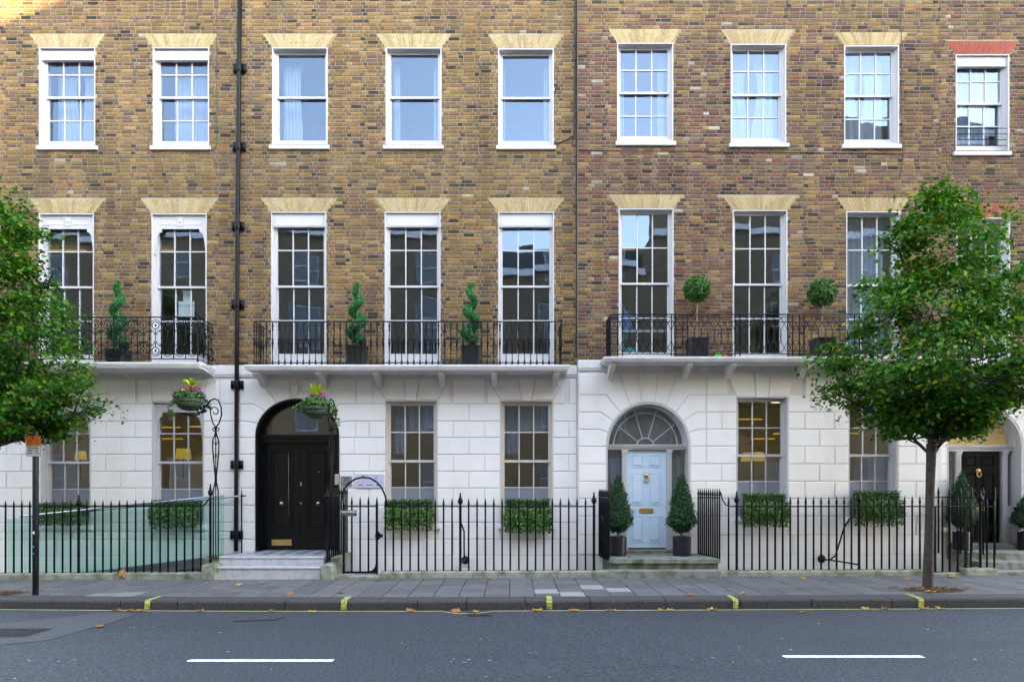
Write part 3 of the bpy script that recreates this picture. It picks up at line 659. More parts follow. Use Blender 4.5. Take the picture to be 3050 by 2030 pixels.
    if shaped:                                                           # fretted board with side brackets
        za, zb = Z(yt, yf) - t, Z(shaped[0], yf); zc = Z(shaped[1], yf); a, b = x0 + t, x1 - t; xm = (a + b) / 2
        q = MB().box(a, b, yf + .05, yf + .09, zb, za)
        arc = lambda s: [(s(.0), zc), (s(.028), zc), (s(.05), zc + (zb - zc) * .42), (s(.075), zc + (zb - zc) * .74), (s(.115), zc + (zb - zc) * .86), (s(.155), zc + (zb - zc) * .875), (s(.16), zb), (s(0), zb)]
        q.prism(arc(lambda d: a + d), yf + .05, yf + .09); q.prism(arc(lambda d: b - d)[::-1], yf + .05, yf + .09)
        h = za - zb
        for xa, xb in ((a + .11, xm - .075), (xm + .075, b - .11)):
            q.box(xa, xb, yf + .042, yf + .051, zb + h * .28, zb + h * .36).box(xa, xb, yf + .042, yf + .051, zb + h * .72, zb + h * .8)
            q.box(xa, xa + .012, yf + .042, yf + .051, zb + h * .36, zb + h * .72).box(xb - .012, xb, yf + .042, yf + .051, zb + h * .36, zb + h * .72)
        q.box(xm - .06, xm + .06, yf + .036, yf + .051, zb + h * .2, zb + h * .88); q.lathe([(.03, 0), (.03, .008), (.015, .014)], xm, yf + .036, zb + h * .54, 10, 'y')
        q.part('fretted_board', paint, win)
    if sill:
        sx0, sx1, st, sb, m = sill; yp = yf - (.06 if m == 'white_paint' else .07)
        MB().cbox(X(sx0, yp), X(sx1, yp), yp, yf + .05, Z(sb, yp), Z(st, yp), .008).part('sill', m, win)
    for (u0, u1, v0, v1, folds, pin) in curtains:
        w = gx1 - gx0; q = MB()
        wavy_sheet(q, gx0 + w * u0, gx0 + w * u1, yf + .46, gz0 + (gz1 - gz0) * v0 - .05, gz0 + (gz1 - gz0) * v1 + .05, folds, .022, pin and (gx0 + w * pin[0], pin[1]))
        q.part('curtain', 'curtain', win, True)
    return (x0, x1, z0, z1)
def block(parent, poly_px, yf, proud=.018, gap=.0105, m='stucco'):
    """One rusticated stucco block from an outline in photo pixels."""
    P = [(X(a, yf), Z(b, yf)) for a, b in poly_px]; n = len(P)
    if sum(P[k][0] * P[(k + 1) % n][1] - P[(k + 1) % n][0] * P[k][1] for k in range(n)) < 0: P = P[::-1]
    MB().frustum(inset(P, gap), yf - proud, yf + .01, .007).part('stucco_block', m, parent)
def course(parent, yf, y0, y1, ivals, joints):
    for a, b in ivals:
        c = [a] + sorted(j for j in joints if a + 6 < j < b - 6) + [b]
        for p, q_ in zip(c[:-1], c[1:]): block(parent, [(p, y0), (q_, y0), (q_, y1), (p, y1)], yf)
def arch_pts(c, ry, th0, th1, n=6):
    """Points of the arch (centre c, radii c[2], ry in photo pixels) between two angles from the left springing."""
    return [(c[0] - c[2] * math.cos(th0 + (th1 - th0) * k / n), c[1] - ry * math.sin(th0 + (th1 - th0) * k / n)) for k in range(n + 1)]
def arch_angle(c, ry, x, y): return math.atan2((c[1] - y) / ry, (c[0] - x) / c[2])
def arch_surround(parent, yf, c, ry, left, right, jl, jr, tops, ytop, jx=()):
    """Blocks round a door arch. jl/jr: (course y, knee x) from the springing up; tops: x on the top line of each fan joint with its x on the arch."""
    for side, js, edge in ((0, jl, left), (1, jr, right)):
        prev = None
        for k, (yj, kx, ax, ay) in enumerate(js):
            th = arch_angle(c, ry, ax, ay) if ax is not None else (0 if side == 0 else PI)
            if prev is not None:
                yp, kp, thp = prev; arc = arch_pts(c, ry, thp, th)
                poly = [(edge, yp), (kp, yp)] + arc + [(kx, yj), (edge, yj)]
                poly = [p for k_, p in enumerate(poly) if k_ == 0 or math.hypot(p[0] - poly[k_ - 1][0], p[1] - poly[k_ - 1][1]) > 1.0]
                block(parent, poly, yf)
            prev = (yj, kx, th)
    (yl, kl, al, bl), (yr, kr, ar, br) = jl[-1], jr[-1]
    fans = [(kl, yl, arch_angle(c, ry, al, bl))] + [(tx, ytop, arch_angle(c, ry, ax, ay)) for tx, ax, ay in tops] + [(kr, yr, arch_angle(c, ry, ar, br))]
    for k in range(len(fans) - 1):
        (xa, ya, ta), (xb, yb, tb) = fans[k], fans[k + 1]; poly = [(xa, ya)] + arch_pts(c, ry, ta, tb) + [(xb, yb)]
        if k == 0: poly += [(left, ytop), (left, ya)]
        elif k == len(fans) - 2: poly += [(right, yb), (right, ytop)]
        if k == 0: poly = [(xa, ya)] + arch_pts(c, ry, ta, tb) + [(xb, yb), (left, ytop), (left, ya)]
        if k == len(fans) - 2: poly = [(xa, ya)] + arch_pts(c, ry, ta, tb) + [(xb, yb), (right, yb), (right, ytop)]
        block(parent, poly, yf)
def spandrels(mb, c, ry, ytop, yf, y1):
    """Wall each side of an arch inside its bounding box."""
    cx, cz, rx = X(c[0], yf), Z(c[1], yf), c[2] * yf / FPX; rz = ry * yf / FPX; zt = Z(ytop, yf); n = 10
    L = [(cx - rx, cz)] + [(cx - rx * math.cos(PI / 2 * k / n), cz + rz * math.sin(PI / 2 * k / n)) for k in range(1, n + 1)]
    for k in range(n):
        (xa, za), (xb, zb) = L[k], L[k + 1]
        mb.prism([(xa, za), (xb, zb), (xb, zt), (xa, zt)], yf, y1); mb.prism([(2 * cx - xb, zb), (2 * cx - xa, za), (2 * cx - xa, zt), (2 * cx - xb, zt)], yf, y1)
def arch_band(mb, cx, cz, rx, rz, t, y0, y1, n=28):
    """Curved frame of thickness t that lines an arch."""
    P = [(cx - rx * math.cos(PI * k / n), cz + rz * math.sin(PI * k / n)) for k in range(n + 1)]; Q = [(cx - (rx - t) * math.cos(PI * k / n), cz + (rz - t) * math.sin(PI * k / n)) for k in range(n + 1)]
    for k in range(n): mb.prism([P[k], Q[k], Q[k + 1], P[k + 1]], y0, y1)
def fan_glass(mb, cx, cz, rx, rz, y, n=24):
    i = len(mb.v); P = [(cx - rx * math.cos(PI * k / n), cz + rz * math.sin(PI * k / n)) for k in range(n + 1)]
    mb.prism(P[::-1], y, y + .004)
def room(house, x0, x1, z0, z1, yf, depth, m):
    y0, y1 = yf + .36, yf + depth; q = MB(); w = .04
    q.box(x0, x1, y1, y1 + w, z0, z1).box(x0, x0 + w, y0, y1, z0, z1).box(x1 - w, x1, y0, y1, z0, z1); q.part('room_walls', m, house)
    MB().box(x0, x1, y0, y1 + w, z1, z1 + w).part('ceiling', 'room_ceiling', house); MB().box(x0, x1, y0, y1 + w, z0 - w, z0).part('room_floor', 'room_floor', house)

ZTOP = 12.55
XB = [-12.4, X(709, YF), X(1719, YF), X(2793, YF), 12.9]              # party walls
def pal_left(x, z):
    g = 0.10 + 0.25 * max(0, 1 - abs(z - 8.35) / .75) * random.random()
    return brick_colour(PAL_Y, .006 if 7.6 < z < 8.5 else .002, g)
def pal_mid(x, z):
    t = 0.25 if z > 10.9 else 0.70 if z > 7.2 else 0.58
    if x > X(2350, YP): t *= 0.75
    return brick_colour(PAL_R if random.random() < t else PAL_Y, .016 if 7.4 < z < 10.9 else .004, 0.08 + .12 * random.random())
def pal_right(x, z): return brick_colour(PAL_R if random.random() < .55 else PAL_Y, .012, 0.15 + .15 * random.random())
HOUSE = [
 ('left', YF, pal_left, 'yellow brick terrace house with scrolled iron balcony and glass ramp at the left edge'),
 ('middle', YF, pal_left, 'yellow brick terrace house with arched black double door and long baluster balcony'),
 ('blue', YP, pal_mid, 'brown brick terrace house with pale blue front door and interlaced iron balcony'),
 ('right', YF, pal_right, 'brown brick terrace house with red brick window arches at the right edge'),
]
houses = []
for k, (_, yf, _, lab) in enumerate(HOUSE):
    houses.append(thing('brick_house', ((XB[k] + XB[k + 1]) / 2, yf, 0), lab, 'house', 'terraced houses along the street'))
h1, h2, h3, h4 = houses
holes = [[], [], [], []]; arches = [[], [], [], []]
def win(k, *a, arch=None, **kw):
    yf = HOUSE[k][1]; r = sash_window(houses[k], yf, *a, **kw); holes[k].append(r)
    if arch:
        ya, yb, ov = arch; z0 = r[3] + .002; z1 = Z(ya, yf); ovm = ov * yf / FPX
        flat_arch(houses[k], r[0], r[1], z0, z1, ovm, yf, 'red_brick' if k == 3 else 'arch_brick'); arches[k].append((r[0], r[1], z0, z1, ovm))
WP = 'white_paint'
full = ((0, .52, 0, 1, 5, (.05, .25)), (.50, 1, 0, 1, 5, (.95, .25)))
# second floor
win(0, (117, 284), 142, 433, (166, 420), 292, (226,), (359,), pelmet=(149, 176), sill=(106, 287.5, 433, 445, WP), curtains=((0, .5, 0, 1, 4, (.0, .3)), (.52, 1, 0, 1, 4, (1, .2))), arch=(102, 142, 29))
win(0, (456, 623), 142, 433, (166, 420), 292, (226,), (359,), pelmet=(149, 176), sill=(445, 625, 433, 445, WP), curtains=((.14, .62, 0, 1, 4, None), (.6, 1, 0, 1, 4, None)), arch=(102, 142, 28))
win(1, (811, 976), 143, 431, (166, 418), 292, cols=1, sill=(800, 980, 431, 443, WP), curtains=((0, .42, 0, 1, 5, (0, .2)),), arch=(102, 143, 29))
win(1, (1149, 1315), 143, 431, (166, 418), 292, cols=1, sill=(1140, 1320, 431, 443, WP), curtains=((0, .14, 0, 1, 2, None), (.87, 1, 0, 1, 2, None)), arch=(102, 143, 29))
win(1, (1484, 1649), 146, 432, (169, 419), 293, cols=1, sill=(1478, 1656, 432, 444, WP), curtains=((.9, 1, 0, 1, 2, None), (0, .05, 0, 1, 1, None)), arch=(105, 146, 29))
win(2, (1838, 2005), 129, 419, (152, 405), 278, (212,), (345,), sill=(1834, 2014, 419, 432, WP), curtains=((0, .13, 0, 1, 2, None), (.86, 1, 0, 1, 2, None)), arch=(87, 129, 27))
win(2, (2176, 2341), 132, 425, (155, 411), 284, (215.5,), (349,), sill=(2173, 2352, 425, 437, WP), curtains=((0, .5, .0, 1, 3, (0, .5)), (.5, 1, 0, 1, 3, (1, .5))), arch=(92, 132, 27))
win(2, (2514, 2677), 137, 428, (160, 415), 287, (222,), (354,), sill=(2510, 2687, 428, 441, WP), curtains=((0, .5, .0, 1, 3, (0, .4)), (.48, 1, 0, 1, 3, (1, .4))), arch=(97, 137, 28))
win(3, (2846, 3005), 163, 450, (180, 434), 310, (246,), (375.5,), pelmet=(167, 195), sill=(2842, 3015, 450, 462, WP), curtains=full, arch=(123, 163, 29))
# first floor
for p in ((116, 280), (452, 616)):
    win(0, p, 636, 1088, (661, 1055), 855, (751,), (956,), shaped=(679, 756), arch=(594, 636, 32))
for p in ((808, 972), (1146, 1312), (1484, 1650)):
    win(1, p, 631.5, 1088, (660, 1053), 853, (747,), (954,), pelmet=(635, 673.6), arch=(591, 631.5, 32))
win(2, (1842.6, 2006), 621.5, 1073, (640, 1049), 844.5, (739.5,), (945.5,), arch=(581, 621.5, 30))
win(2, (2182, 2345), 626, 1073, (644, 1051), 847, (742,), (948,), arch=(586, 626, 30))
win(2, (2520, 2680), 630, 1073, (647, 1053), 849, (746,), (950,), arch=(589, 630, 29), curtains=((0, 1, 0, 1, 9, None),))
win(3, (2848, 3007), 649, 1085, (668, 1066), 866, (764,), (966,), arch=(608, 649, 29))
# ground floor
win(0, (123, 270), 1196, 1564, (1226, 1563), 1376, (1291,), (1456,), shaped=(1226, 1330), sill=(116, 273, 1564, 1577, 'stucco'), frost=True)
win(0, (453, 607), 1196, 1564, (1226, 1563), 1376, (1291,), (1456,), shaped=(1226, 1330), sill=(447, 610.5, 1564, 1577, 'stucco'), frost=True)
win(1, (1148.6, 1302.5), 1192, 1562, (1208, 1560), 1372, (1287,), (1451,), paint='cream_paint', sill=(1140, 1311, 1562, 1575, 'stucco'), frost=True, deep=.09, curtains=((0, .32, .62, 1, 3, None), (.36, 1, .80, 1, 4, None)))
win(1, (1490, 1646.4), 1192, 1562, (1208, 1560), 1372, (1287,), (1451,), paint='cream_paint', sill=(1483, 1654, 1562, 1575, 'stucco'), frost=True, deep=.09, curtains=((0, .32, .62, 1, 3, None), (.36, 1, .80, 1, 4, None)))
win(2, (2193, 2346), 1182, 1540, (1197.6, 1538), 1355, (1274,), (1433,), sill=(2188, 2353, 1540, 1553, 'stucco'), frost=True, deep=.12)
win(2, (2527.5, 2673), 1182, 1540, (1197.6, 1538), 1355, (1274,), (1433,), sill=(2524, 2689, 1540, 1553, 'stucco'), frost=True, deep=.12)
ARCH = {1: ((886, 1297, 124), 110, 1632), 2: ((1930, 1329, 125), 131, 1650), 3: ((2933, 1329, 113), 115, 1640)}
for k, (c, ry, yb) in ARCH.items():
    yf = HOUSE[k][1]; holes[k].append((X(c[0] - c[2], yf), X(c[0] + c[2], yf), .25, Z(c[1] - ry, yf)))
BAND = [(1088, 1120), (1088, 1120), (1072.5, 1101), (1085, 1116)]
for k, hs_ in enumerate(houses):
    yf, pal = HOUSE[k][1], HOUSE[k][2]; x0, x1 = XB[k] + .002, XB[k + 1] - .002; zb = Z(BAND[k][0], yf)
    bw = boxes_with_holes(MB(), x0, x1, zb, ZTOP, holes[k], yf, yf + .34).part('brick_wall', 'mortar', hs_)
    lay_bricks(bw, x0, x1, zb + .004, ZTOP - .02, yf, holes[k], arches[k], pal)
    q = boxes_with_holes(MB(), x0, x1, -2.6, zb, holes[k], yf, yf + .34)
    if k in ARCH: c, ry, yb = ARCH[k]; spandrels(q, c, ry, c[1] - ry, yf, yf + .34)
    sw = q.part('stucco_wall', 'stucco_groove', hs_); hs_['_sw'] = sw.name
    q = MB(); z0, z1 = Z(BAND[k][1], yf), zb; q.cbox(x0, x1, yf - .05, yf, z0 + .02, z1, .012).box(x0, x1, yf - .035, yf, z0 - .012, z0 + .02); q.part('string_course', 'slab_edge', hs_)
    MB().box(x0, x1, yf - .06, yf + .4, ZTOP, ZTOP + .12).part('parapet_coping', 'slab_edge', hs_)
    MB().box(x0, x1, yf + .4, yf + 8, ZTOP - .3, ZTOP - .1).part('roof', 'slate', hs_)
    MB().box(x0, x1, yf + 7.8, yf + 8, -2.6, ZTOP - .3).part('rear_wall', 'far_brick', hs_)
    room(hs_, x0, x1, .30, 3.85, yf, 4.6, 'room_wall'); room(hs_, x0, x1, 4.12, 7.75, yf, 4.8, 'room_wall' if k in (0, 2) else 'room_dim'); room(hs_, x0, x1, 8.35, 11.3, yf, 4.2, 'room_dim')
sw1, sw2, sw3, sw4 = [bpy.data.objects[h.pop('_sw')] for h in houses]
# rusticated ground floor, house by house
ROW = [1203, 1254, 1303, 1353, 1403.5, 1453, 1504, 1554.5, 1605, 1653]
def rows(parent, yf, R_, plan):
    """plan: list of (x from, x to, first row, last row, joints on even rows, joints on odd rows)."""
    for r in range(len(R_) - 1):
        for xa, xb, f, l, je, jo in plan:
            if f <= r <= l: course(parent, yf, R_[r], R_[r + 1], [(xa, xb)], je if r % 2 == 0 else jo)
P1 = [(-330, 123, 0, 6, (20, -75, -170, -265), (65, -30, -120, -215)), (270, 453, 0, 6, (361,), (316, 403)), (607, 703, 0, 6, (), (652,)), (-330, 703, 7, 8, (20, 120, 220, 320, 420, 520, 620), (65, 170, 270, 370, 470, 570, 660))]
rows(sw1, YF, ROW, [p for p in P1 if p[3] < 7]); rows(sw1, YF, [1582] + ROW[8:], [(-330, 703, 0, 0, (-230, -105, 20, 120, 220, 320, 420, 520, 620), ()), (-330, 703, 1, 1, (), (-180, -60, 65, 170, 270, 370, 470, 570, 660))])
for (xa, xb) in ((-330, 123), (270, 453), (607, 703)): course(sw1, YF, ROW[7], 1582, [(xa, xb)], ((xa + xb) / 2,))
course(sw1, YF, 1131, 1203, [(-330, 80)], (-120, 20)); course(sw1, YF, 1131, 1203, [(312, 403)], ()); course(sw1, YF, 1131, 1203, [(655, 703)], ())
for (a, b) in ((123, 270), (453, 607)):
    m_ = (a + b) / 2
    block(sw1, [(a - 43, 1131), (a - 10, 1131), (a, 1196), (a, 1203), (a - 43, 1203)], YF)
    block(sw1, [(a - 8, 1131), (m_ - 20, 1131), (m_ - 14, 1195), (a + 2, 1195)], YF)
    block(sw1, [(m_ - 20, 1131), (m_ + 20, 1131), (m_ + 14, 1195), (m_ - 14, 1195)], YF, .026)
    block(sw1, [(m_ + 20, 1131), (b + 8, 1131), (b - 2, 1195), (m_ + 14, 1195)], YF)
    block(sw1, [(b + 8, 1131), (b + 45, 1131), (b + 45, 1203), (b, 1203), (b, 1196)], YF)
P2 = [(1010, 1148.6, 2, 6, (1055,), (1100,)), (1302.5, 1490, 0, 6, (1396,), (1350, 1443)), (1646.4, 1718, 0, 6, (), (1693,)), (714, 762, 2, 6, (), ())]
rows(sw2, YF, ROW, P2)
for (xa, xb, j) in ((714, 762, ()), (1010, 1148.6, (1100,)), (1302.5, 1490, (1350, 1443)), (1646.4, 1718, (1693,))): course(sw2, YF, ROW[7], ROW[8], [(xa, xb)], j)
for (xa, xb) in ((1148.6, 1302.5), (1490, 1646.4)): course(sw2, YF, 1577, ROW[8], [(xa, xb)], ((xa + xb) / 2 - 35, (xa + xb) / 2 + 40))
course(sw2, YF, 1605, 1653, [(1010, 1718)], (1055, 1170, 1260, 1350, 1440, 1530, 1620)); course(sw2, YF, 1605, 1653, [(714, 762)], ())
c, ry, _ = ARCH[1]
arch_surround(sw2, YF, c, ry, 714, 1060, [(1303, 763, None, None), (1254, 734, 773, 1262), (1203, 756, 795, 1229)], [(1303, 1010, None, None), (1254, 1034, 1000, 1263), (1203, 1010, 981, 1229)],
    [(775, 826, 1201), (862, 868, 1187), (899, 904, 1187), (988, 946, 1201)], 1129)
course(sw2, YF, 1203, 1254, [(1055, 1148.6)], ()); course(sw2, YF, 1254, 1303, [(1060, 1148.6)], (1100,)); course(sw2, YF, 1129, 1203, [(1062, 1110)], ()); course(sw2, YF, 1129, 1203, [(1348, 1443)], ()); course(sw2, YF, 1129, 1203, [(1694, 1718)], ())
for (a, b) in ((1148.6, 1302.5), (1490, 1646.4)):
    m_ = (a + b) / 2; l, r = a - 35, b + 31
    block(sw2, [(l - 4, 1129), (l - 4, 1203), (a, 1203), (a, 1190)], YF); block(sw2, [(l - 3, 1129), (m_ - 26, 1129), (m_ - 14, 1191), (a + 1, 1191)], YF)
    block(sw2, [(m_ + 26, 1129), (r + 3, 1129), (b - 1, 1191), (m_ + 14, 1191)], YF); block(sw2, [(r + 4, 1129), (b, 1190), (b, 1203), (r + 4, 1203)], YF)
    block(sw2, [(m_ - 25, 1129), (m_ + 25, 1129), (m_ + 14, 1195), (m_ - 14, 1195)], YF, .04); block(sw2, [(m_ - 19, 1133), (m_ + 19, 1133), (m_ + 11, 1188), (m_ - 11, 1188)], YF, .047, .004)
q = MB()                                                               # carved head on the keystone over the black door
for k in range(9):
    for t in range(10):
        u, v = k / 8, t / 9 * 2 * PI
        q.v.append((X(881, YF) + .085 * math.sin(PI * u) * math.cos(v) * (1 + .1 * math.sin(5 * v)), YF - .05 - .07 * max(0, math.sin(PI * u) * math.sin(v)), Z(1150, YF) + .15 - .36 * u))
for k in range(8):
    for t in range(10): q.f.append((k * 10 + t, k * 10 + (t + 1) % 10, (k + 1) * 10 + (t + 1) % 10, (k + 1) * 10 + t))
q.ring((X(881, YF), Z(1150, YF) + .02), .035, .012, YF - .125, 8, PI, 2 * PI).box(X(881, YF) - .012, X(881, YF) + .012, YF - .15, YF - .1, Z(1150, YF) + .02, Z(1150, YF) + .09)
q.part('keystone_head', 'stucco', h2, True)
ROW3 = [1176, 1227, 1278, 1329, 1381, 1433, 1484, 1536, 1592, 1651]
P3 = [(1723, 1805, 3, 8, (), ()), (2055, 2193, 3, 6, (2149,), (2103,)), (2346, 2527.5, 0, 6, (2440,), (2396, 2485)), (2673, 2790, 0, 6, (), (2727,))]
rows(sw3, YP, ROW3, P3); course(sw3, YP, 1536, 1592, [(2055, 2193)], (2103,)); course(sw3, YP, 1592, 1651, [(2055, 2790)], (2149, 2260, 2360, 2460, 2560, 2660)); course(sw3, YP, 1536, 1592, [(2346, 2527.5)], (2396, 2485)); course(sw3, YP, 1536, 1592, [(2673, 2790)], (2727,))
for (xa, xb) in ((2193, 2346), (2527.5, 2673)): course(sw3, YP, 1557, 1592, [(xa, xb)], ((xa + xb) / 2,))
c, ry, _ = ARCH[2]
arch_surround(sw3, YP, c, ry, 1723, 2103, [(1329, 1806, None, None), (1278, 1785, 1811, 1289), (1227, 1789, 1826, 1254), (1176, 1806, 1846, 1227)], [(1329, 2055, None, None), (1278, 2082, 2049, 1289), (1227, 2075, 2034, 1255), (1176, 2051, 2012, 1229)],
    [(1841, 1877, 1206), (1899, 1911, 1198), (1960, 1949, 1198), (2019, 1985, 1207)], 1111)
for r, xa in ((0, 2103), (1, 2103), (2, 2103)): course(sw3, YP, ROW3[r], ROW3[r + 1], [(xa, 2193)], (2149,) if r % 2 else ())
course(sw3, YP, 1111, 1176, [(2105, 2166)], ()); course(sw3, YP, 1111, 1176, [(2397, 2500)], ()); course(sw3, YP, 1111, 1176, [(2702, 2790)], ())
for (a, b) in ((2193, 2346), (2527.5, 2673)):
    m_ = (a + b) / 2; l, r = a - 27, b + 27
    block(sw3, [(l, 1111), (m_ - 25, 1111), (m_ - 17, 1181), (a, 1181)], YP); block(sw3, [(m_ - 25, 1111), (m_ + 25, 1111), (m_ + 17, 1185), (m_ - 17, 1185)], YP, .03); block(sw3, [(m_ + 25, 1111), (r, 1111), (b, 1181), (m_ + 17, 1181)], YP)
c, ry, _ = ARCH[3]
arch_surround(sw4, YF, c, ry, 2797, 3110, [(1329, 2820, None, None), (1278, 2806, 2828, 1285), (1227, 2808, 2848, 1252), (1176, 2815, 2868, 1233)], [(1329, 3046, None, None), (1278, 3062, 3040, 1287), (1227, 3058, 3018, 1254), (1176, 3046, 2997, 1234)],
    [(2850, 2892, 1221), (2908, 2918, 1215), (2958, 2948, 1215), (3010, 2973, 1220)], 1117)
rows(sw4, YF, ROW3, [(2797, 2820, 3, 8, (), ()), (3046, 3110, 3, 8, (), ())])
for k, (sw, yf, ya, yb) in enumerate(((h1, YF, 1653, 1687), (h2, YF, 1653, 1687), (h3, YP, 1651, 1686), (h4, YF, 1651, 1686))):
    MB().cbox(XB[k] + .01, XB[k + 1] - .01, yf - .03, yf, Z(yb, yf), Z(ya, yf) - .01, .006).cbox(XB[k] + .01, XB[k + 1] - .01, yf - .045, yf, -1.2, Z(yb, yf) - .008, .006).part('plinth', 'stucco', sw) if k in (0, 3) else MB().cbox((X(1010, yf) if k == 1 else X(2060, yf)), XB[k + 1] - .01, yf - .03, yf, Z(yb, yf), Z(ya, yf) - .01, .006).cbox((X(1010, yf) if k == 1 else X(2060, yf)), XB[k + 1] - .01, yf - .045, yf, -1.2, Z(yb, yf) - .008, .006).part('plinth', 'stucco', sw)

# ------------------------------------------------------------------ doors
def panel_frame(q, x0, x1, z0, z1, y, t=.02, d=.012):
    q.box(x0, x1, y - d, y, z1 - t, z1).box(x0, x1, y - d, y, z0, z0 + t).box(x0, x0 + t, y - d, y, z0 + t, z1 - t).box(x1 - t, x1, y - d, y, z0 + t, z1 - t)
def raised_panel(q, x0, x1, z0, z1, y, m=.03):
    q.frustum([(x0 + m, z0 + m), (x1 - m, z0 + m), (x1 - m, z1 - m), (x0 + m, z1 - m)], y - .02, y, .018)
def knob(door, x, z, y, r=.035):
    MB().lathe([(r * 1.15, 0), (r * 1.15, .006), (r * .4, .012), (r * .4, .03), (r * .9, .04), (r, .055), (r * .75, .07), (.002, .075)], x, y, z, 12, 'y').part('door_knob', 'brass', door, True)
# black double door
yd = 14.50; Xd = lambda p: X(p, yd); Zd = lambda p: Z(p, yd)
xl, xr = X(762, YF), X(1010, YF); cx = (xl + xr) / 2; cz = Z(1297, YF); rx = 124 * YF / FPX; rz = 110 * YF / FPX
q = MB(); arch_band(q, cx, cz, rx - .002, rz - .002, .035, YF - .028, yd + .06); q.box(xl + .002, xl + .037, YF - .028, yd + .06, .38, cz).box(xr - .037, xr - .002, YF - .028, yd + .06, .38, cz)
q.box(xl + .037, Xd(786), yd - .12, yd + .05, .38, cz - .02).box(Xd(1004), xr - .037, yd - .12, yd + .05, .38, cz - .02)
q.box(xl + .037, Xd(789), yd - .15, yd - .12, .38, .62).box(Xd(1001), xr - .037, yd - .15, yd - .12, .38, .62)
arch_band(q, cx, cz, rx - .037, rz - .037, .06, yd - .08, yd + .02)
d1 = q.part('door_surround', 'black_gloss', h2)
q = MB(); z0, z1 = Zd(1313), Zd(1297); q.box(xl + .04, xr - .04, yd - .17, yd + .04, z0 + .05, z1).box(xl + .04, xr - .04, yd - .13, yd + .04, z0 - .03, z0 + .05).box(xl + .04, xr - .04, yd - .19, yd + .02, z1 - .03, z1 + .01); q.part('transom', 'black_gloss', d1)
q = MB(); fan_glass(q, cx, cz, rx - .08, rz - .08, yd - .02); q.part('fanlight', 'window_glass', d1)
zb, zt = .385, Zd(1314); L0, M0, R0 = Xd(786), Xd(895), Xd(1004)
for s, (a, b) in enumerate(((L0, M0 - .003), (M0 + .003, R0))):
    q = MB().box(a, b, yd, yd + .05, zb, zt); w = b - a
    a2, b2 = a + w * .17, b - w * .20; za, zc = Zd(1100 + 1110 / K), Zd(1100 + 540 / K)
    panel_frame(q, a2, b2, za, zc, yd, .028, .022); panel_frame(q, a2 + .05, b2 - .05, za + .06, zc - .06, yd, .018, .012); raised_panel(q, a2 + .06, b2 - .06, za + .07, zc - .07, yd, .02)
    zl = Zd(1100 + 1150 / K); q.box(a2, b2, yd - .022, yd, zl - .03, zl + .005); panel_frame(q, a2, b2, Zd(1100 + 1218 / K), zl - .03, yd, .016, .01)
    leaf = q.part('door_leaf', 'black_gloss', h2, False)
    knob(leaf, (a + b) / 2 + (-.005 if s == 0 else .0), Zd(1100 + 917 / K), yd - .022)
    if s == 0:
        xa, xb, zl, zh = Xd(600 + 485 / K), Xd(600 + 622 / K), Zd(1100 + 1207 / K), Zd(1100 + 1165 / K)
        q = MB().cbox(xa, xb, yd - .03, yd - .008, zl, zh, .006); q.box(xa + .04, xb - .04, yd - .038, yd - .029, zl + .03, zh - .03); q.part('letter_plate', 'brass', leaf)
        for pz in (785, 916): MB().cbox(M0 - .006, M0 + .026, yd - .012, yd, Zd(1100 + pz / K) - (.04 if pz < 800 else .022), Zd(1100 + pz / K) + (.04 if pz < 800 else .022), .004).part('escutcheon', 'brass', leaf)
    else: MB().lathe([(.012, 0), (.012, .006), (.004, .01)], (a + b) / 2, yd - .02, Zd(1405), 8, 'y').part('spy_hole', 'steel', leaf)
MB().cbox(X(999, YF) - .0, X(1009, YF) + .01, YF - .06, YF - .02, Z(1443, YF), Z(1411, YF), .004).part('entry_panel', 'tan_box', h2)
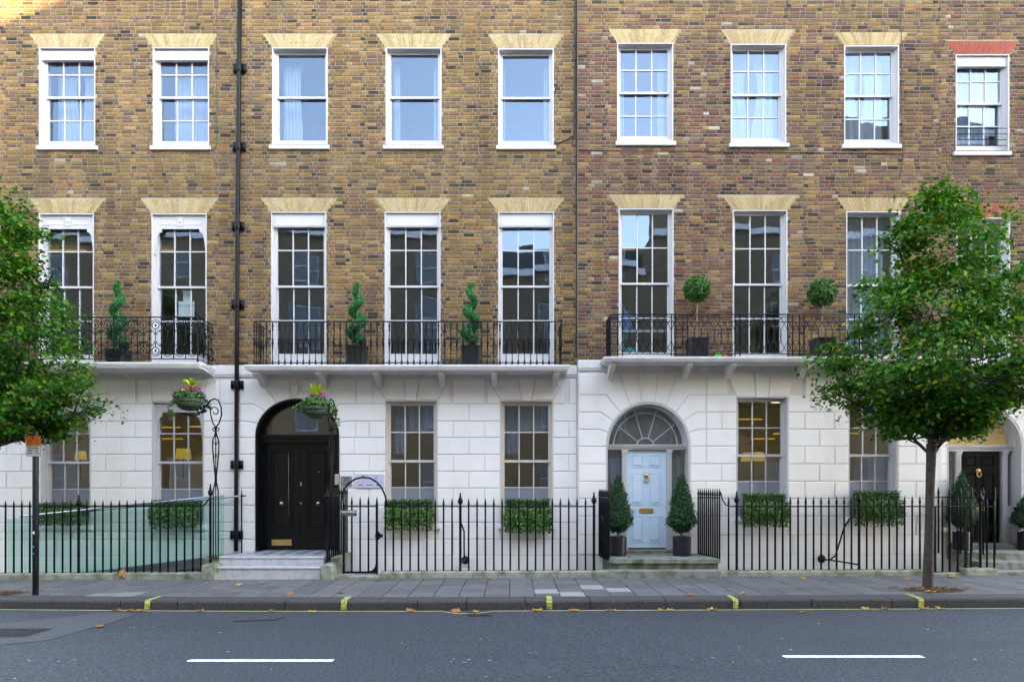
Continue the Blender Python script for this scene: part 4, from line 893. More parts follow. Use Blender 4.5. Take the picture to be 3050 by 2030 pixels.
# pale blue door with fanlight and sidelights
def classic_door(house, yf, yd, c, ry, door, ent, cols, sides, m_door, fan, gl, base_z):
    Xd = lambda p: X(p, yd); Zd = lambda p: Z(p, yd)
    cx, cz, rx, rz = X(c[0], yf), Z(c[1], yf), c[2] * yf / FPX, ry * yf / FPX
    q = MB(); arch_band(q, cx, cz, rx - .002, rz - .002, .03, yf - .012, yd + .05); q.box(cx - rx + .002, cx - rx + .032, yf - .012, yd + .05, base_z, cz).box(cx + rx - .032, cx + rx - .002, yf - .012, yd + .05, base_z, cz)
    arch_band(q, cx, cz, rx - .032, rz - .032, .03, yf + .10, yd + .05); arch_band(q, cx, cz, rx - .062, rz - .062, .022, yf + .19, yd + .05)
    ds = q.part('door_surround', 'white_paint', house)
    xa, xb = cx - rx + .033, cx + rx - .033; za, zb = Zd(ent[1]), Zd(ent[0])
    q = MB().box(xa, xb, yd - .10, yd + .05, zb - .05, zb).box(xa, xb, yd - .07, yd + .05, za, zb - .05).box(xa, xb, yd - .12, yd + .0, zb - .012, zb + .012); q.part('entablature', 'white_paint', ds)
    for a, b in cols:
        x0, x1 = Xd(a), Xd(b); w = x1 - x0; q = MB().box(x0, x1, yd - .05, yd + .04, base_z + .18, za - .09).box(x0 - .012, x1 + .012, yd - .07, yd + .04, base_z, base_z + .18).box(x0 - .012, x1 + .012, yd - .075, yd + .04, za - .05, za).box(x0 - .004, x1 + .004, yd - .062, yd + .04, za - .09, za - .05)
        for k in range(3): q.box(x0 + w * (.2 + .25 * k), x0 + w * (.3 + .25 * k), yd - .056, yd - .05, base_z + .22, za - .12)
        q.part('pilaster', 'white_paint', ds)
    for a, b, yb_ in sides:
        x0, x1 = max(Xd(a), xa), min(Xd(b), xb); zb2 = Zd(yb_)
        MB().box(x0, x1, yd + .01, yd + .014, zb2, za).part('sidelight', gl, ds); MB().box(x0, x1, yd - .01, yd + .03, base_z, zb2).box(x0, x1, yd - .02, yd - .009, zb2 - .03, zb2).part('apron_panel', 'white_paint', ds)
    r1, r2 = rx - .084, rz - .084; q = MB(); fan_glass(q, cx, cz + .012, r1 + .01, r2 + .01, yd + .01); q.part('fanlight', 'petal_glow_glass' if fan == 'petal' else gl, ds)
    if fan != 'petal': wavy_sheet(MB(), cx - r1, cx + r1, yd + .12, cz - 1.5, cz + r2, 11, .02).part('reflection_sheet', 'room_dim', ds, True)  # grey sheet added behind the fan, standing for reflections in its panes
    q = MB(); t = .012; hub = r1 * .235
    q.ring((cx, cz + .012), hub, t, yd - .005, 24, 0, PI)
    for an in (36, 72, 108, 144):
        an = R(an); q.tube([(cx + hub * math.cos(an), yd - .005, cz + hub * math.sin(an)), (cx + (r1 if fan != 'petal' else r1 * .72) * math.cos(an), yd - .005, cz + .012 + (r2 if fan != 'petal' else r2 * .72) * math.sin(an))], t * .8, 5)
    if fan == 'petal':
        for an in (18, 54, 90, 126, 162):
            a_ = R(an); pr = r1 * .72 * math.sin(R(18)); c_ = (cx + r1 * .74 * math.cos(a_), cz + .012 + r2 * .74 * math.sin(a_)); q.ring(c_, pr, t * .8, yd - .005, 20, a_ - R(95), a_ + R(95))
    else: q.ring((cx, cz + .012), r1 * .86, t * .9, yd - .005, 40, 0, PI, r2 * .86)
    q.box(cx - r1 - .02, cx + r1 + .02, yd - .012, yd + .02, cz, cz + .022); q.part('glazing_bars', 'white_paint', ds)
    x0, x1, zt, zd = Xd(door[0]), Xd(door[1]), Zd(door[2]), Zd(door[3]); w, h = x1 - x0, zt - zd
    q = MB().box(x0, x1, yd, yd + .05, zd, zt)
    for (u0, u1) in ((.10, .43), (.55, .87)):
        for (v0, v1) in ((.83, .955), (.445, .77), (.06, .33)):
            a, b, e, f = x0 + w * u0, x0 + w * u1, zd + h * v0, zd + h * v1; panel_frame(q, a, b, e, f, yd, .02, .014); raised_panel(q, a + .012, b - .012, e + .012, f - .012, yd, .02)
    dr = q.part('front_door', m_door, house)
    return dr, (x0, x1, zd, zt, w, h)
d2, (x0, x1, zd, zt, w, h) = classic_door(h3, YP, 14.36, ARCH[2][0], ARCH[2][1], (1867, 1984, 1341, 1630), (1325.5, 1338.5), ((1851.8, 1866.5), (1984.5, 1999)), ((1809, 1851, 1560), (1999.5, 2040, 1560)), 'blue_door', 'arc', 'window_glass', .36)
knob(d2, x0 + w * .15, Z(1100 + 968 / K, 14.36), 14.36, .03)
q = MB().cbox(X(1700 + 470 / K, 14.36), X(1700 + 565 / K, 14.36), 14.338, 14.36, Z(1527, 14.36), Z(1513, 14.36), .005); q.box(X(1700 + 482 / K, 14.36), X(1700 + 553 / K, 14.36), 14.33, 14.34, Z(1523, 14.36), Z(1517, 14.36)); q.part('letter_plate', 'brass', d2)
def knocker(door, x, z, y, s):
    q = MB().lathe([(.05 * s, 0), (.055 * s, .01), (.045 * s, .03), (.02 * s, .045)], x, y, z + .03 * s, 10, 'y'); q.ring((x, z - .03 * s), .05 * s, .010 * s, y - .035, 16, PI * .95, PI * 2.05, .075 * s); q.lathe([(.018 * s, 0), (.018 * s, .05)], x, y, z - .1 * s, 8, 'y')
    for k in range(8): t = 2 * PI * k / 8; q.lathe([(.014 * s, 0), (.012 * s, .025), (.002, .03)], x + .05 * s * math.cos(t), y, z + .03 * s + .05 * s * math.sin(t), 6, 'y')
    q.part('door_knocker', 'brass', door, True)
knocker(d2, (x0 + x1) / 2 - .01, Z(1100 + 735 / K, 14.36), 14.36, .95)
d3, (x0, x1, zd, zt, w, h) = classic_door(h4, YF, 14.50, ARCH[3][0], ARCH[3][1], (2859, 2976, 1343, 1622), (1327.7, 1343), ((2844, 2858.5), (2982, 2996)), ((2818, 2843.5, 1505), (2997, 3022, 1505)), 'black_gloss', 'petal', 'window_glass', .5)
knocker(d3, x0 + w * .46, Z(1100 + 705 / K, 14.5), 14.5, .95)
MB().cbox(x0 + w * .38, x0 + w * .62, 14.478, 14.5, zd + h * .36, zd + h * .41, .005).part('letter_plate', 'brass', d3)

# ------------------------------------------------------------------ balconies
def slab(house, x0, x1, xb0, xb1, y0, yf, zt, zb, brackets, m='slab_edge', thin=False):
    """Stone balcony: stepped fascia, soffit and consoles."""
    q = MB(); t = zt - zb
    q.box(x0, x1, y0, yf - .002, zb + t * .62, zt).box(x0 + .015, x1 - .015, y0 + .015, yf - .002, zb + t * .3, zb + t * .62).box(x0 + .03, x1 - .03, y0 + .035, yf - .002, zb, zb + t * .3)
    b = q.part('balcony', m, house)
    for px_ in brackets:
        x = X(px_, yf - .3); w = .055 if not thin else .012; dep = yf - y0 - .12
        q = MB()
        if thin: q.tube([(x, y0 + .25, zb - .01), (x, yf - .1, zb - .06), (x, yf - .02, zb - .17), (x, yf - .004, zb - .34)], .014, 6)
        else:
            pr = [(yf - dep, zb - .001), (yf - dep, zb - .07), (yf - dep * .9, zb - .10), (yf - dep * .72, zb - .105), (yf - dep * .55, zb - .14), (yf - dep * .36, zb - .22), (yf - dep * .24, zb - .25), (yf - .052, zb - .25), (yf - .052, zb - .001)]
            q.prism_x(pr, x - w, x + w); q.box(x - w * .62, x + w * .62, yf - dep * .96 - .012, yf - dep * .5, zb - .06, zb - .015)
        q.part('bracket', m, b)
    return b
def rail(b, pts, r=.016, name='rail'): return MB().tube(pts, r, 6).part(name, 'black_iron', b)
# left house: circles and scrolls
YB1 = 13.43; zt1 = 4.14; X1r = X(594, YB1); X1l = -12.0
ba1 = slab(h1, X1l, X1r, 0, 0, YB1, YF, zt1, 4.03, (364, 624), thin=True)
def scroll_unit(w, h):
    """One bay of the scrolled railing, from x=0 to w, z=0 to h, in the XZ plane at y=0."""
    q = MB(); c = w / 2; r = w * .30; t = .0085
    zt_, zb_ = h - .17 * h - .02, .17 * h + .02
    for zc, sg in ((zt_, 1), (zb_, -1)):
        q.ring((c, zc), r, t, 0, 16); q.ring((c, zc), r * 1.5, t * .9, 0, 20, 0 if sg > 0 else PI, PI if sg > 0 else 2 * PI)
        q.lathe([(.004, -.03), (.018, -.012), (.012, 0), (.018, .012), (.003, .034)], c, 0, zc, 6)
        for s in (-1, 1):
            q.tube([(c + s * w * .5, 0, zc - sg * r * 1.3), (c + s * w * .36, 0, zc - sg * r * 1.32), (c + s * w * .22, 0, zc - sg * r * 1.5), (c + s * w * .12, 0, zc - sg * r * 2.0), (c + s * w * .1, 0, zc - sg * r * 2.6)], t * .85, 5)
            q.ring((c + s * w * .36, zc - sg * r * 1.66), w * .07, t * .7, 0, 8)
        q.tube([(c - w * .16, 0, zc - sg * r * 2.25), (c + w * .16, 0, zc - sg * r * 2.25)], t * .9, 5)
    q.tube([(c, 0, zb_ + r), (c, 0, zt_ - r)], .008, 5); q.tube([(0, 0, .0), (0, 0, h)], .010, 6)
    q.lathe([(.012, -.02), (.02, 0), (.012, .02)], 0, 0, h * .5, 6)
    return q
zr0, zr1 = zt1 + .07, Z(944, YB1 + .05)
rail(ba1, [(X1l + .05, YB1 + .06, zr1), (X1r - .06, YB1 + .06, zr1), (X1r - .06, YF - .03, zr1)], .014); rail(ba1, [(X1l + .05, YB1 + .06, zr0), (X1r - .06, YB1 + .06, zr0), (X1r - .06, YF - .03, zr0)], .011)
uw = .2365; um = scroll_unit(uw, zr1 - zr0).mesh('scroll_panel', 'black_iron', (0, 0, 0), True)
x = X1r - .06 - uw
while x > -11.6: link('scroll_panel', um, ba1, (x, YB1 + .06, zr0)); x -= uw
for k in range(3):
    o = link('scroll_panel', um, ba1, (X1r - .06, YB1 + .06 + k * uw, zr0)); o.rotation_euler = (0, 0, R(90))
MB().lathe([(.028, -.07), (.022, -.02), (.014, 0), (.018, .3), (.024, .33), (.014, .36), (.014, .75), (.024, .78), (.016, .86)], X1r - .06, YB1 + .06, zr0, 8).part('corner_post', 'black_iron', ba1, True)
# middle house: turned balusters
YB2 = 13.50; zt2 = 4.10; X2l, X2r = X(726, YB2), X(1697, YB2)
ba2 = slab(h2, X2l, X2r, 0, 0, YB2, YF, zt2, 4.00, (776, 958, 1125, 1316, 1472, 1655))
zr0, zr1 = zt2 + .045, Z(957.6, YB2 + .05); hh = zr1 - zr0; xa, xb = X(757, YB2 + .05), X(1672, YB2 + .05)
rail(ba2, [(xa, YF - .04, zr1), (xa, YB2 + .05, zr1), (xb, YB2 + .05, zr1), (xb, YF - .04, zr1)], .013); rail(ba2, [(xa, YF - .04, zr0), (xa, YB2 + .05, zr0), (xb, YB2 + .05, zr0), (xb, YF - .04, zr0)], .012)
bm = MB().lathe([(.022, -.04), (.026, -.03), (.012, .0), (.018, .03), (.009, .06), (.009, .25 * hh), (.016, .42 * hh), (.026, .47 * hh), (.016, .52 * hh), (.022, .56 * hh), (.010, .6 * hh), (.010, .76 * hh), (.02, .8 * hh), (.012, .83 * hh), (.022, .9 * hh), (.012, .96 * hh), (.012, hh)], 0, 0, 0, 6).mesh('baluster', 'black_iron', (0, 0, 0), True)
n = 50
for k in range(n + 1): link('baluster', bm, ba2, (xa + (xb - xa) * k / n, YB2 + .05, zr0))
for xx in (xa, xb):
    for k in range(1, 5): link('baluster', bm, ba2, (xx, YB2 + .05 + k * .125, zr0))
# blue-door house: interlaced ovals
YB3 = 13.38; zt3 = 4.235; X3l, X3r = X(1799, YB3), X(2790, YB3)
ba3 = slab(h3, X3l, X3r, 0, 0, YB3, YP, zt3, 4.15, (1822, 2046, 2174, 2395, 2560, 2720))
zr0, zr1 = zt3 + .06, Z(936, YB3 + .05); xa, xb = X(1818, YB3 + .05), X(2778, YB3 + .05); y_ = YB3 + .05; zr2 = zr1 - .055; zr3 = zr1 - .15
for zz, r_ in ((zr1, .013), (zr2, .008), (zr3, .008), (zr0, .009)): rail(ba3, [(xa, YP - .03, zz), (xa, y_, zz), (xb, y_, zz), (xb, YP - .03, zz)], r_)
pm = .0; posts = [xa] + [X(p, y_) for p in (1840, 1854, 2000, 2013, 2034, 2048, 2189, 2204, 2346, 2361, 2381, 2395, 2545, 2560, 2700, 2715)] + [xb]
post = MB().box(-.009, .009, -.009, .009, -.06, zr1 - zr0).mesh('post', 'black_iron')
for p in posts: link('post', post, ba3, (p, y_, zr0))
def ovals(w, h):
    q = MB(); r = .0065
    for s in (-1, 1):
        q.tube([(w / 2 + s * w * (1.0 * math.sin(PI * t / 12) - .5), 0, h * t / 12) for t in range(13)], r, 5)
    return q
for a, b in zip(posts[:-1], posts[1:]):
    d = b - a
    if d < .05: continue
    n = max(1, round(d / .135)); w = d / n
    ov = MB(); hh = zr2 - zr0
    for k in range(n):
        xc = w * (k + .5)
        for s in (-1, 1):
            pts = []
            for t in range(15):
                u = t / 14; xx = xc + s * w * (1.12 * math.sin(PI * u) - .56)
                if -.002 <= xx <= d + .002: pts.append((xx, 0, hh * u))
                elif len(pts) > 1: ov.tube(pts, .0062, 5); pts = []
                else: pts = []
            if len(pts) > 1: ov.tube(pts, .0062, 5)
    link('oval_panel', ov.mesh('oval_panel', 'black_iron', (0, 0, 0), True), ba3, (a, y_, zr0))
for k in range(1, 6): link('post', post, ba3, (xa, y_ + k * .11, zr0))
# right house
YB4 = 13.50; zt4 = 4.08; ba4 = slab(h4, X(2822, YB4), 12.4, 0, 0, YB4, YF, zt4, 3.99, (2860, 3030))
zr0, zr1 = zt4 + .05, zt4 + .80; xa = X(2836, YB4 + .05)
for zz in (zr0, zr1): rail(ba4, [(xa, YF - .03, zz), (xa, YB4 + .05, zz), (12.3, YB4 + .05, zz)], .012)
hm = MB().lathe([(.02, -.04), (.009, 0), (.009, .35), (.02, .38), (.009, .41), (.009, .75)], 0, 0, 0, 6).mesh('baluster', 'black_iron', (0, 0, 0), True)
for k in range(21): link('baluster', hm, ba4, (xa + k * .12, YB4 + .05, zr0))
# window bars on the right house
q = [MB().tube([(X(2850, YF), YF - .02, Z(p, YF)), (X(2998, YF), YF - .02, Z(p, YF))], .008, 5).part('window_bar', 'black_iron', h4) for p in (384, 401, 418, 435)]

# ------------------------------------------------------------------ lit rooms
def lamp(house, x, y, z, w, d, h, m, name='ceiling_light'): return MB().box(x - w, x + w, y - d, y + d, z - h, z + h).part(name, m, house)
for k, (xa, xb) in enumerate(zip(XB[:-1], XB[1:])):
    n = 2 if xb - xa > 5 else 1; yf = HOUSE[k][1]
    for j in range(n): lamp(houses[k], xa + (xb - xa) * (j + .5) / n, yf + 2.6, 3.78, .6 if k != 1 else .3, .12, .03, 'lamp_warm')
    if k in (0, 2):
        for j in range(3): lamp(houses[k], xa + (xb - xa) * (j + .5) / 3, yf + 3.2, 7.66, .5, .05, .02, 'lamp_yellow')
def shade(house, px_, py_, y, r, h, m='lamp_yellow'):
    x, z = X(px_, y), Z(py_, y); q = MB().lathe([(r, 0), (r * .8, h)], x, y, z, 12); q.part('lamp_shade', m, house, True)
    MB().lathe([(.012, 0), (.012, -.5 + .0)][::-1], x, y, z, 6).part('lamp_stem', 'dark_wood', house)
shade(h1, 240, 1368, 16.2, .13, .2); shade(h1, 546, 1366, 16.2, .18, .24); shade(h3, 2244, 1372, 16.4, .3, .2)
for (hs_, px_, py_, w_) in ((h3, 2228, 1248, .35), (h3, 2270, 1306, .3), (h3, 2318, 1291, .12), (h3, 2565, 1290, .3), (h1, 500, 1272, .3), (h1, 590, 1270, .2), (h1, 512, 1306, .25)): lamp(hs_, X(px_, 17.4), 17.4, Z(py_, 17.4), w_, .04, .013, 'lamp_yellow', 'strip_light')
MB().box(X(2590, 14.9), X(2670, 14.9), 14.9, 14.94, .32, Z(1362, 14.9)).part('lit_wall_panel', 'paper', h3)  # pale panel added to read as a lit room wall

# ------------------------------------------------------------------ area, kerbs and steps in front of the houses
MB().box(-13, 13, 13.12, 14.6, -2.75, -2.6).solo('area_floor', 'slab_dark', (0, 13.6, -2.6), kind='structure')
MB().box(-13, 13, 13.1, 13.2, -2.6, .04).solo('area_wall', 'stucco_groove', (0, 13.15, -2.6), 'white retaining wall of the sunken area behind the railings', 'wall')
def coping(px0, px1, joints, label, zt=.12, y0=12.94, y1=13.17):
    x0, x1 = X(px0, y0), X(px1, y0); t = thing('coping', ((x0 + x1) / 2, (y0 + y1) / 2, G((x0 + x1) / 2)), label, 'coping', 'stone copings under the railings')
    c = [x0] + [X(j, y0) for j in joints] + [x1]
    for a, b in zip(c[:-1], c[1:]):
        q = MB(); pr = [(y0, -.05), (y0, zt - .025), (y0 + .012, zt - .006), (y0 + .03, zt), (y1, zt), (y1, -.05)]; n = len(pr)
        for xx in (a + .003, b - .003): q.v += [(xx, y, z + G(xx)) for y, z in pr]
        q.f = [tuple(range(n)), tuple(reversed(range(n, 2 * n)))] + [(k, n + k, n + (k + 1) % n, (k + 1) % n) for k in range(n)]
        q.part('coping_stone', 'coping_stone', t)
    return t
coping(-330, 599, (-120, 118, 360, 470), 'mossy stone coping under the railings of the glass ramp')
coping(1132, 1819, (1258, 1369, 1508, 1660), 'mossy stone coping between the deliveries gate and the blue door steps')
coping(2148, 2756, (2300, 2480, 2620), 'stone coping from the blue door steps to the street tree', .10)
coping(992, 1132, (1008,), 'low worn stone sill under the deliveries gate', .055)
coping(2760, 2890, (), 'low stone sill under the gate right of the street tree', .05)
t = thing('end_stone', (X(2925, 12.9), 12.95, 0), 'short block of stone ending the railing by the right-hand steps', 'stone block')
MB().frustum([(X(2882, 12.85), 0.03), (X(2974, 12.85), .03), (X(2974, 12.85), .17), (X(2882, 12.85), .17)], 12.85, 13.2, .02).part('stone', 'coping_stone', t)
# marble steps of the black door
xs0, xs1 = X(600 + 72 / K, 12.83), X(600 + 816 / K, 12.83)
st = thing('marble_steps', ((xs0 + xs1) / 2, 13.0, 0), 'white veined marble steps with chequered landing up to the black double door', 'steps')
def step(x0, x1, y0, y1, z0, z1, parent, m, nose=.02, t=.035):
    q = MB().box(x0 + .01, x1 - .01, y0 + nose, y1, z0, z1 - t); q.part('riser', m, parent)
    q = MB(); pr = [(y0, z1 - t), (y0 - .004, z1 - t * .5), (y0 + .006, z1), (y1, z1), (y1, z1 - t)]; q.prism_x(pr, x0, x1); q.part('tread', m, parent)
step(xs0, xs1, 12.83, 13.12, -.05, .212, st, 'marble')
xs2, xs3 = X(600 + 115 / K, 13.12), X(600 + 843 / K, 13.12); step(xs2, xs3, 13.12, 13.42, -.05, .378, st, 'marble')
MB().box(xs2 + .02, X(1012, YF), 13.42, 14.56, -.3, .374).part('landing', 'landing_tiles', st)
for k, (a, b, lab) in enumerate(((0, 110, 'worn rounded stone block at the left foot of the marble steps'), (818, 905, 'mossy rounded stone block at the right foot of the marble steps'))):
    x0, x1 = X(600 + a / K, 12.83), X(600 + b / K, 12.83)
    q = MB(); n = 10; sec = [(x0, -.05)] + [(x0 + (x1 - x0) * (.5 - .5 * math.cos(PI * j / n)) if 0 < j < n else (x0 if j == 0 else x1), .215 + .055 * math.sin(PI * j / n)) for j in range(n + 1)] + [(x1, -.05)]
    q.frustum(sec, 12.80, 13.14, .03); q.solo('step_block', 'coping_stone', ((x0 + x1) / 2, 12.95, 0), lab, 'stone block', 'stone blocks at the foot of the steps')
for (a, b, y0, y1, zt, lab) in ((598, 652, 13.12, 13.5, .36, 'mossy stone plinth left of the marble landing'), (985, 1044, 13.12, 14.15, .36, 'stained pale stone plinth under the railing right of the landing')):
    MB().cbox(X(a, y0), X(b, y0) if b < 700 else X(1018, 13.4), y0 + .02, y1, -.05, zt, .02).solo('side_plinth', 'coping_stone', (X((a + b) / 2, y0), y0 + .2, 0), lab, 'stone plinth')
# stone steps of the blue door
bs = thing('stone_steps', (X(1985, 12.8), 13.0, 0), 'mossy grey stone steps up to the pale blue door', 'steps')
xa, xb = X(1700 + 262 / K, 12.95), X(1700 + 1025 / K, 12.95)
MB().cbox(X(1700 + 276 / K, 12.72), X(1700 + 1040 / K, 12.72), 12.74, 13.02, -.05, .155, .015).part('lower_step', 'step_stone', bs)
q = MB(); n = 5
for k in range(n): MB().box(xa + (xb - xa) * k / n + .003, xa + (xb - xa) * (k + 1) / n - .003, 12.93, 13.5, .27, .345).part('landing_flag', 'step_stone', bs)
for k in range(3): MB().box(xa + (xb - xa) * k / 3 + .003, xa + (xb - xa) * (k + 1) / 3 - .003, 13.505, 14.38, .27, .343).part('landing_flag', 'step_stone', bs)
MB().box(xa + .03, xb - .03, 12.97, 14.3, -.3, .27).part('riser', 'riser_stone', bs)
MB().cbox(X(1858, 14.3), X(2000, 14.3), 14.18, 14.40, .343, .40, .01).part('threshold', 'step_stone', bs)
# steps of the right-hand door
rs = thing('stone_steps', (X(3010, 13), 13.2, 0), 'worn grey stone steps up to the black door at the right edge', 'steps')
for k, (y0, y1, z) in enumerate(((12.9, 13.2, .12), (13.2, 13.5, .27), (13.5, 14.5, .42))): MB().cbox(X(2910, 13.2) + .02 * k, 12.3, y0, y1, z - .2, z, .015).part('step', 'step_stone', rs)
MB().cbox(X(2835, 14.4), X(3040, 14.4), 14.25, 14.55, .42, .53, .012).part('threshold', 'step_stone', rs)

# ------------------------------------------------------------------ railings
def spear(h):
    """Round bar with a collar and spear tip."""
    return MB().lathe([(.0175, 0), (.0165, h - .20), (.0175, h - .18), (.013, h - .16), (.021, h - .135), (.019, h - .10), (.009, h - .03), (.002, h)], 0, 0, 0, 7)
BAR = spear(1.39).mesh('bar', 'black_iron', (0, 0, 0), True); BARS = spear(1.32).mesh('bar', 'black_iron', (0, 0, 0), True)
def urn(h):
    return MB().lathe([(.03, 0), (.026, .05), (.025, h - .02), (.034, h), (.02, h + .02), (.02, h + .035), (.05, h + .09), (.054, h + .12), (.035, h + .135), (.045, h + .15), (.02, h + .17), (.026, h + .20), (.012, h + .215), (.02, h + .24), (.003, h + .275)], 0, 0, 0, 8)
URN = urn(1.22).mesh('urn_post', 'black_iron', (0, 0, 0), True)
def railing(name, label, y, xs, urns, rails, z0=.11, bar=BAR, group='front railings'):
    xm = sum(xs) / len(xs); t = thing(name, (xm, y, z0), label, 'railing', group)
    for x in xs: link('bar', bar, t, (x, y, z0 + G(x)))
    for x in urns: link('urn_post', URN, t, (x, y, z0 + G(x)))
    for pts, r in rails: MB().tube(pts, r, 6).part('rail', 'black_iron', t)
    return t
zr = 1.335
xs = [X(p / K, YR) for p in (-640, -584, -527, -470, -414, -357, -301, -245, -188, -131, -75, -18, 38, 95, 150, 205, 262, 318, 373, 430, 485, 597, 652, 707, 763, 820, 873, 932, 988, 1043, 1100, 1155, 1212, 1268, 1325, 1380)]
xe = X(1437 / K, YR)
r1 = railing('iron_railing', 'black spear-topped railing in front of the glass ramp', YR, xs, [X(540 / K, YR)],
    [([(xs[0], YR, zr), (xs[-1], YR, zr + .0), (xs[-1] + .06, YR, zr + .02), (xs[-1] + .1, YR, zr + .07), (xe, YR, zr + .14)], .014)])
link('urn_post', URN, r1, (xe, YR + .05, .36 - .09))
xs = [X(1100 + p / K, YR) for p in (110, 165, 222, 280, 338, 395, 453, 510, 568, 682, 740, 797, 855, 912, 968, 1027, 1085, 1142, 1199, 1257, 1312, 1370, 1427, 1485)]
r2 = railing('iron_railing', 'black spear-topped railing between the deliveries gate and the blue door', YR, xs, [X(1100 + 625 / K, YR), X(1100 + 1543 / K, YR)], [([(xs[0] - .02, YR, zr), (X(1100 + 1543 / K, YR), YR, zr)], .013)])
xs = [X(1700 + p / K, YR) for p in (1084, 1190, 1245, 1297, 1350, 1405, 1457, 1508, 1562, 1613, 1668, 1720, 1773, 1827)] + [X(2250 + p / K, YR) for p in (82, 135, 187, 240, 293, 347, 400, 452, 505, 557, 610, 660, 765, 815, 867, 920, 972, 1025, 1077, 1130, 1182)]
xq = X(1700 + 1028 / K, YR)
r3 = railing('iron_railing', 'long black spear-topped railing right of the blue door steps', YR, xs, [X(1700 + 1140 / K, YR), X(2250 + 712 / K, YR)],
    [([(xq, YR, zr + .28), (xq + .04, YR, zr + .12), (xq + .1, YR, zr + .03), (xq + .18, YR, zr), (xs[-1] + .05, YR, zr)], .013)])
def stay(t, xw, zw, yw, xp, zp, curve=None):
    """Iron strut from a railing post to a round boss on the house wall."""
    q = MB().lathe([(.085, 0), (.08, .02), (.05, .05), (.02, .07)], xw, yw, zw, 14, 'y'); q.tube([(xw, yw - .05, zw), (xw * .4 + xp * .6, (yw + YR) / 2, zw * .45 + zp * .55), (xp, YR + .03, zp)], .016, 6)
    if curve: q.tube(curve, .017, 6)
    q.part('stay', 'black_iron', t, True)
xp = X(1100 + 625 / K, YR); stay(r2, X(1100 + 660 / K, YF), Z(1100 + 1305 / K, YF), YF - .045, xp, .28, [(xp, YR + .02, 1.05), (xp + .05, YR + .3, .85), (X(1100 + 652 / K, YF - .3), YF - .35, .45), (X(1100 + 655 / K, YF), YF - .1, .27)])
xp = X(2250 + 712 / K, YR); stay(r3, X(2250 + 448 / K, YP), Z(1100 + 1297 / K, YP), YP - .045, xp, .23, [(X(2250 + 655 / K, YR + .1), YR + .12, Z(1100 + 1022 / K, YR)), (X(2250 + 610 / K, YR + .3), YR + .3, Z(1100 + 1080 / K, YR + .3)), (X(2250 + 580 / K, YR + .5), YR + .5, Z(1100 + 1180 / K, YR + .5)), (X(2250 + 550 / K, YR + .7), YR + .7, Z(1100 + 1275 / K, YR + .7)), (X(2250 + 515 / K, YP - .2), YP - .2, Z(1100 + 1303 / K, YP - .2))])
def side_railing(label, px_f, px_b, y0, y1, n, z0, h, rz, flip=1, urns=()):
    x0, x1 = X(px_f, y0), X(px_b, y1); t = thing('side_railing', ((x0 + x1) / 2, (y0 + y1) / 2, z0), label, 'railing', 'railings beside the steps')
    bm = spear(h).mesh('bar', 'black_iron', (0, 0, 0), True)
    for k in range(n): f = k / (n - 1); link('bar', bm, t, (x0 + (x1 - x0) * f, y0 + (y1 - y0) * f, z0))
    MB().tube([(x0, y0, z0 + rz), (x1, y1, z0 + rz)], .014, 6).part('rail', 'black_iron', t); MB().tube([(x0, y0, z0 + .06), (x1, y1, z0 + .06)], .01, 6).part('rail', 'black_iron', t)
    for x, y, z in urns: link('urn_post', URN, t, (x, y, z))
    return t
xu = X(600 + 865 / K, 13.12)
sr = side_railing('black railing running back to the wall right of the marble steps', 600 + 905 / K, 600 + 1000 / K, 13.28, 14.1, 8, .36, 1.35, 1.18, urns=[(xu, 13.12, .2)])
side_railing('tight row of black bars left of the blue door landing', 1700 + 262 / K, 1700 + 196 / K, 13.0, 14.0, 9, .30, 1.36, 1.2)
side_railing('row of black bars right of the blue door landing', 1700 + 1022 / K, 1700 + 876 / K, 13.05, 14.0, 11, .30, 1.38, 1.2)
for nm, lab, ps in (('side_railing', 'black spear railing crossing in front of the conifer by the right-hand door', (1480, 1545, 1590, 1640)),):
    xs = [X(2250 + p / K, 13.1) for p in ps]; t = thing(nm, (xs[0], 13.1, .15), lab, 'railing', 'railings beside the steps')
    for j, x in enumerate(xs): link('urn_post' if j == 1 else 'bar', URN if j == 1 else BARS, t, (x, 13.1, .16))
    for k in range(7): link('bar', BARS, t, (X(2250 + (1300 + k * 36) / K, 13.35 + k * .09), 13.35 + .09 * (6 - k) , .38))
    MB().tube([(xs[0] - .1, 13.1, 1.33), (xs[-1] + .04, 13.1, 1.33)], .013, 6).part('rail', 'black_iron', t)
    MB().tube([(X(2250 + 1300 / K, 13.35), 13.89, 1.5), (X(2250 + 1516 / K, 13.89), 13.35, 1.5)], .011, 6).part('rail', 'black_iron', t)
# gates
def gate(label, xl, xr, z0, zt, bars, hoop=None):
    t = thing('iron_gate', ((xl + xr) / 2, YR, z0), label, 'gate')
    st_ = MB().box(-.02, .02, -.02, .02, 0, zt - z0).mesh('stile', 'black_iron')
    for x in (xl, xr): link('stile', st_, t, (x, YR, z0))
    gb = spear(1.44).mesh('bar', 'black_iron', (0, 0, 0), True)
    for x in bars: link('bar', gb, t, (x, YR, z0 + .02))
    MB().box(xl, xr, YR - .018, YR + .018, z0 + .005, z0 + .045).part('bottom_rail', 'black_iron', t); MB().tube([(xl, YR, zr), (xr, YR, zr)], .014, 6).part('rail', 'black_iron', t)
    q = MB().prism([(xr - .02, z0 + .045), (xr - .02, z0 + .2), (xr - .04, z0 + .12), (xr - .09, z0 + .065), (xr - .17, z0 + .045)], YR - .012, YR + .012); q.part('corner_brace', 'black_iron', t)
    return t
gx0, gx1 = X(600 + 978 / K, YR), X(600 + 1205 / K, YR)
gt = gate('black iron deliveries gate with a tall hoop over it', gx0, gx1, .06, 1.38, [X(600 + p / K, YR) for p in (1033, 1090, 1147, 1205)])
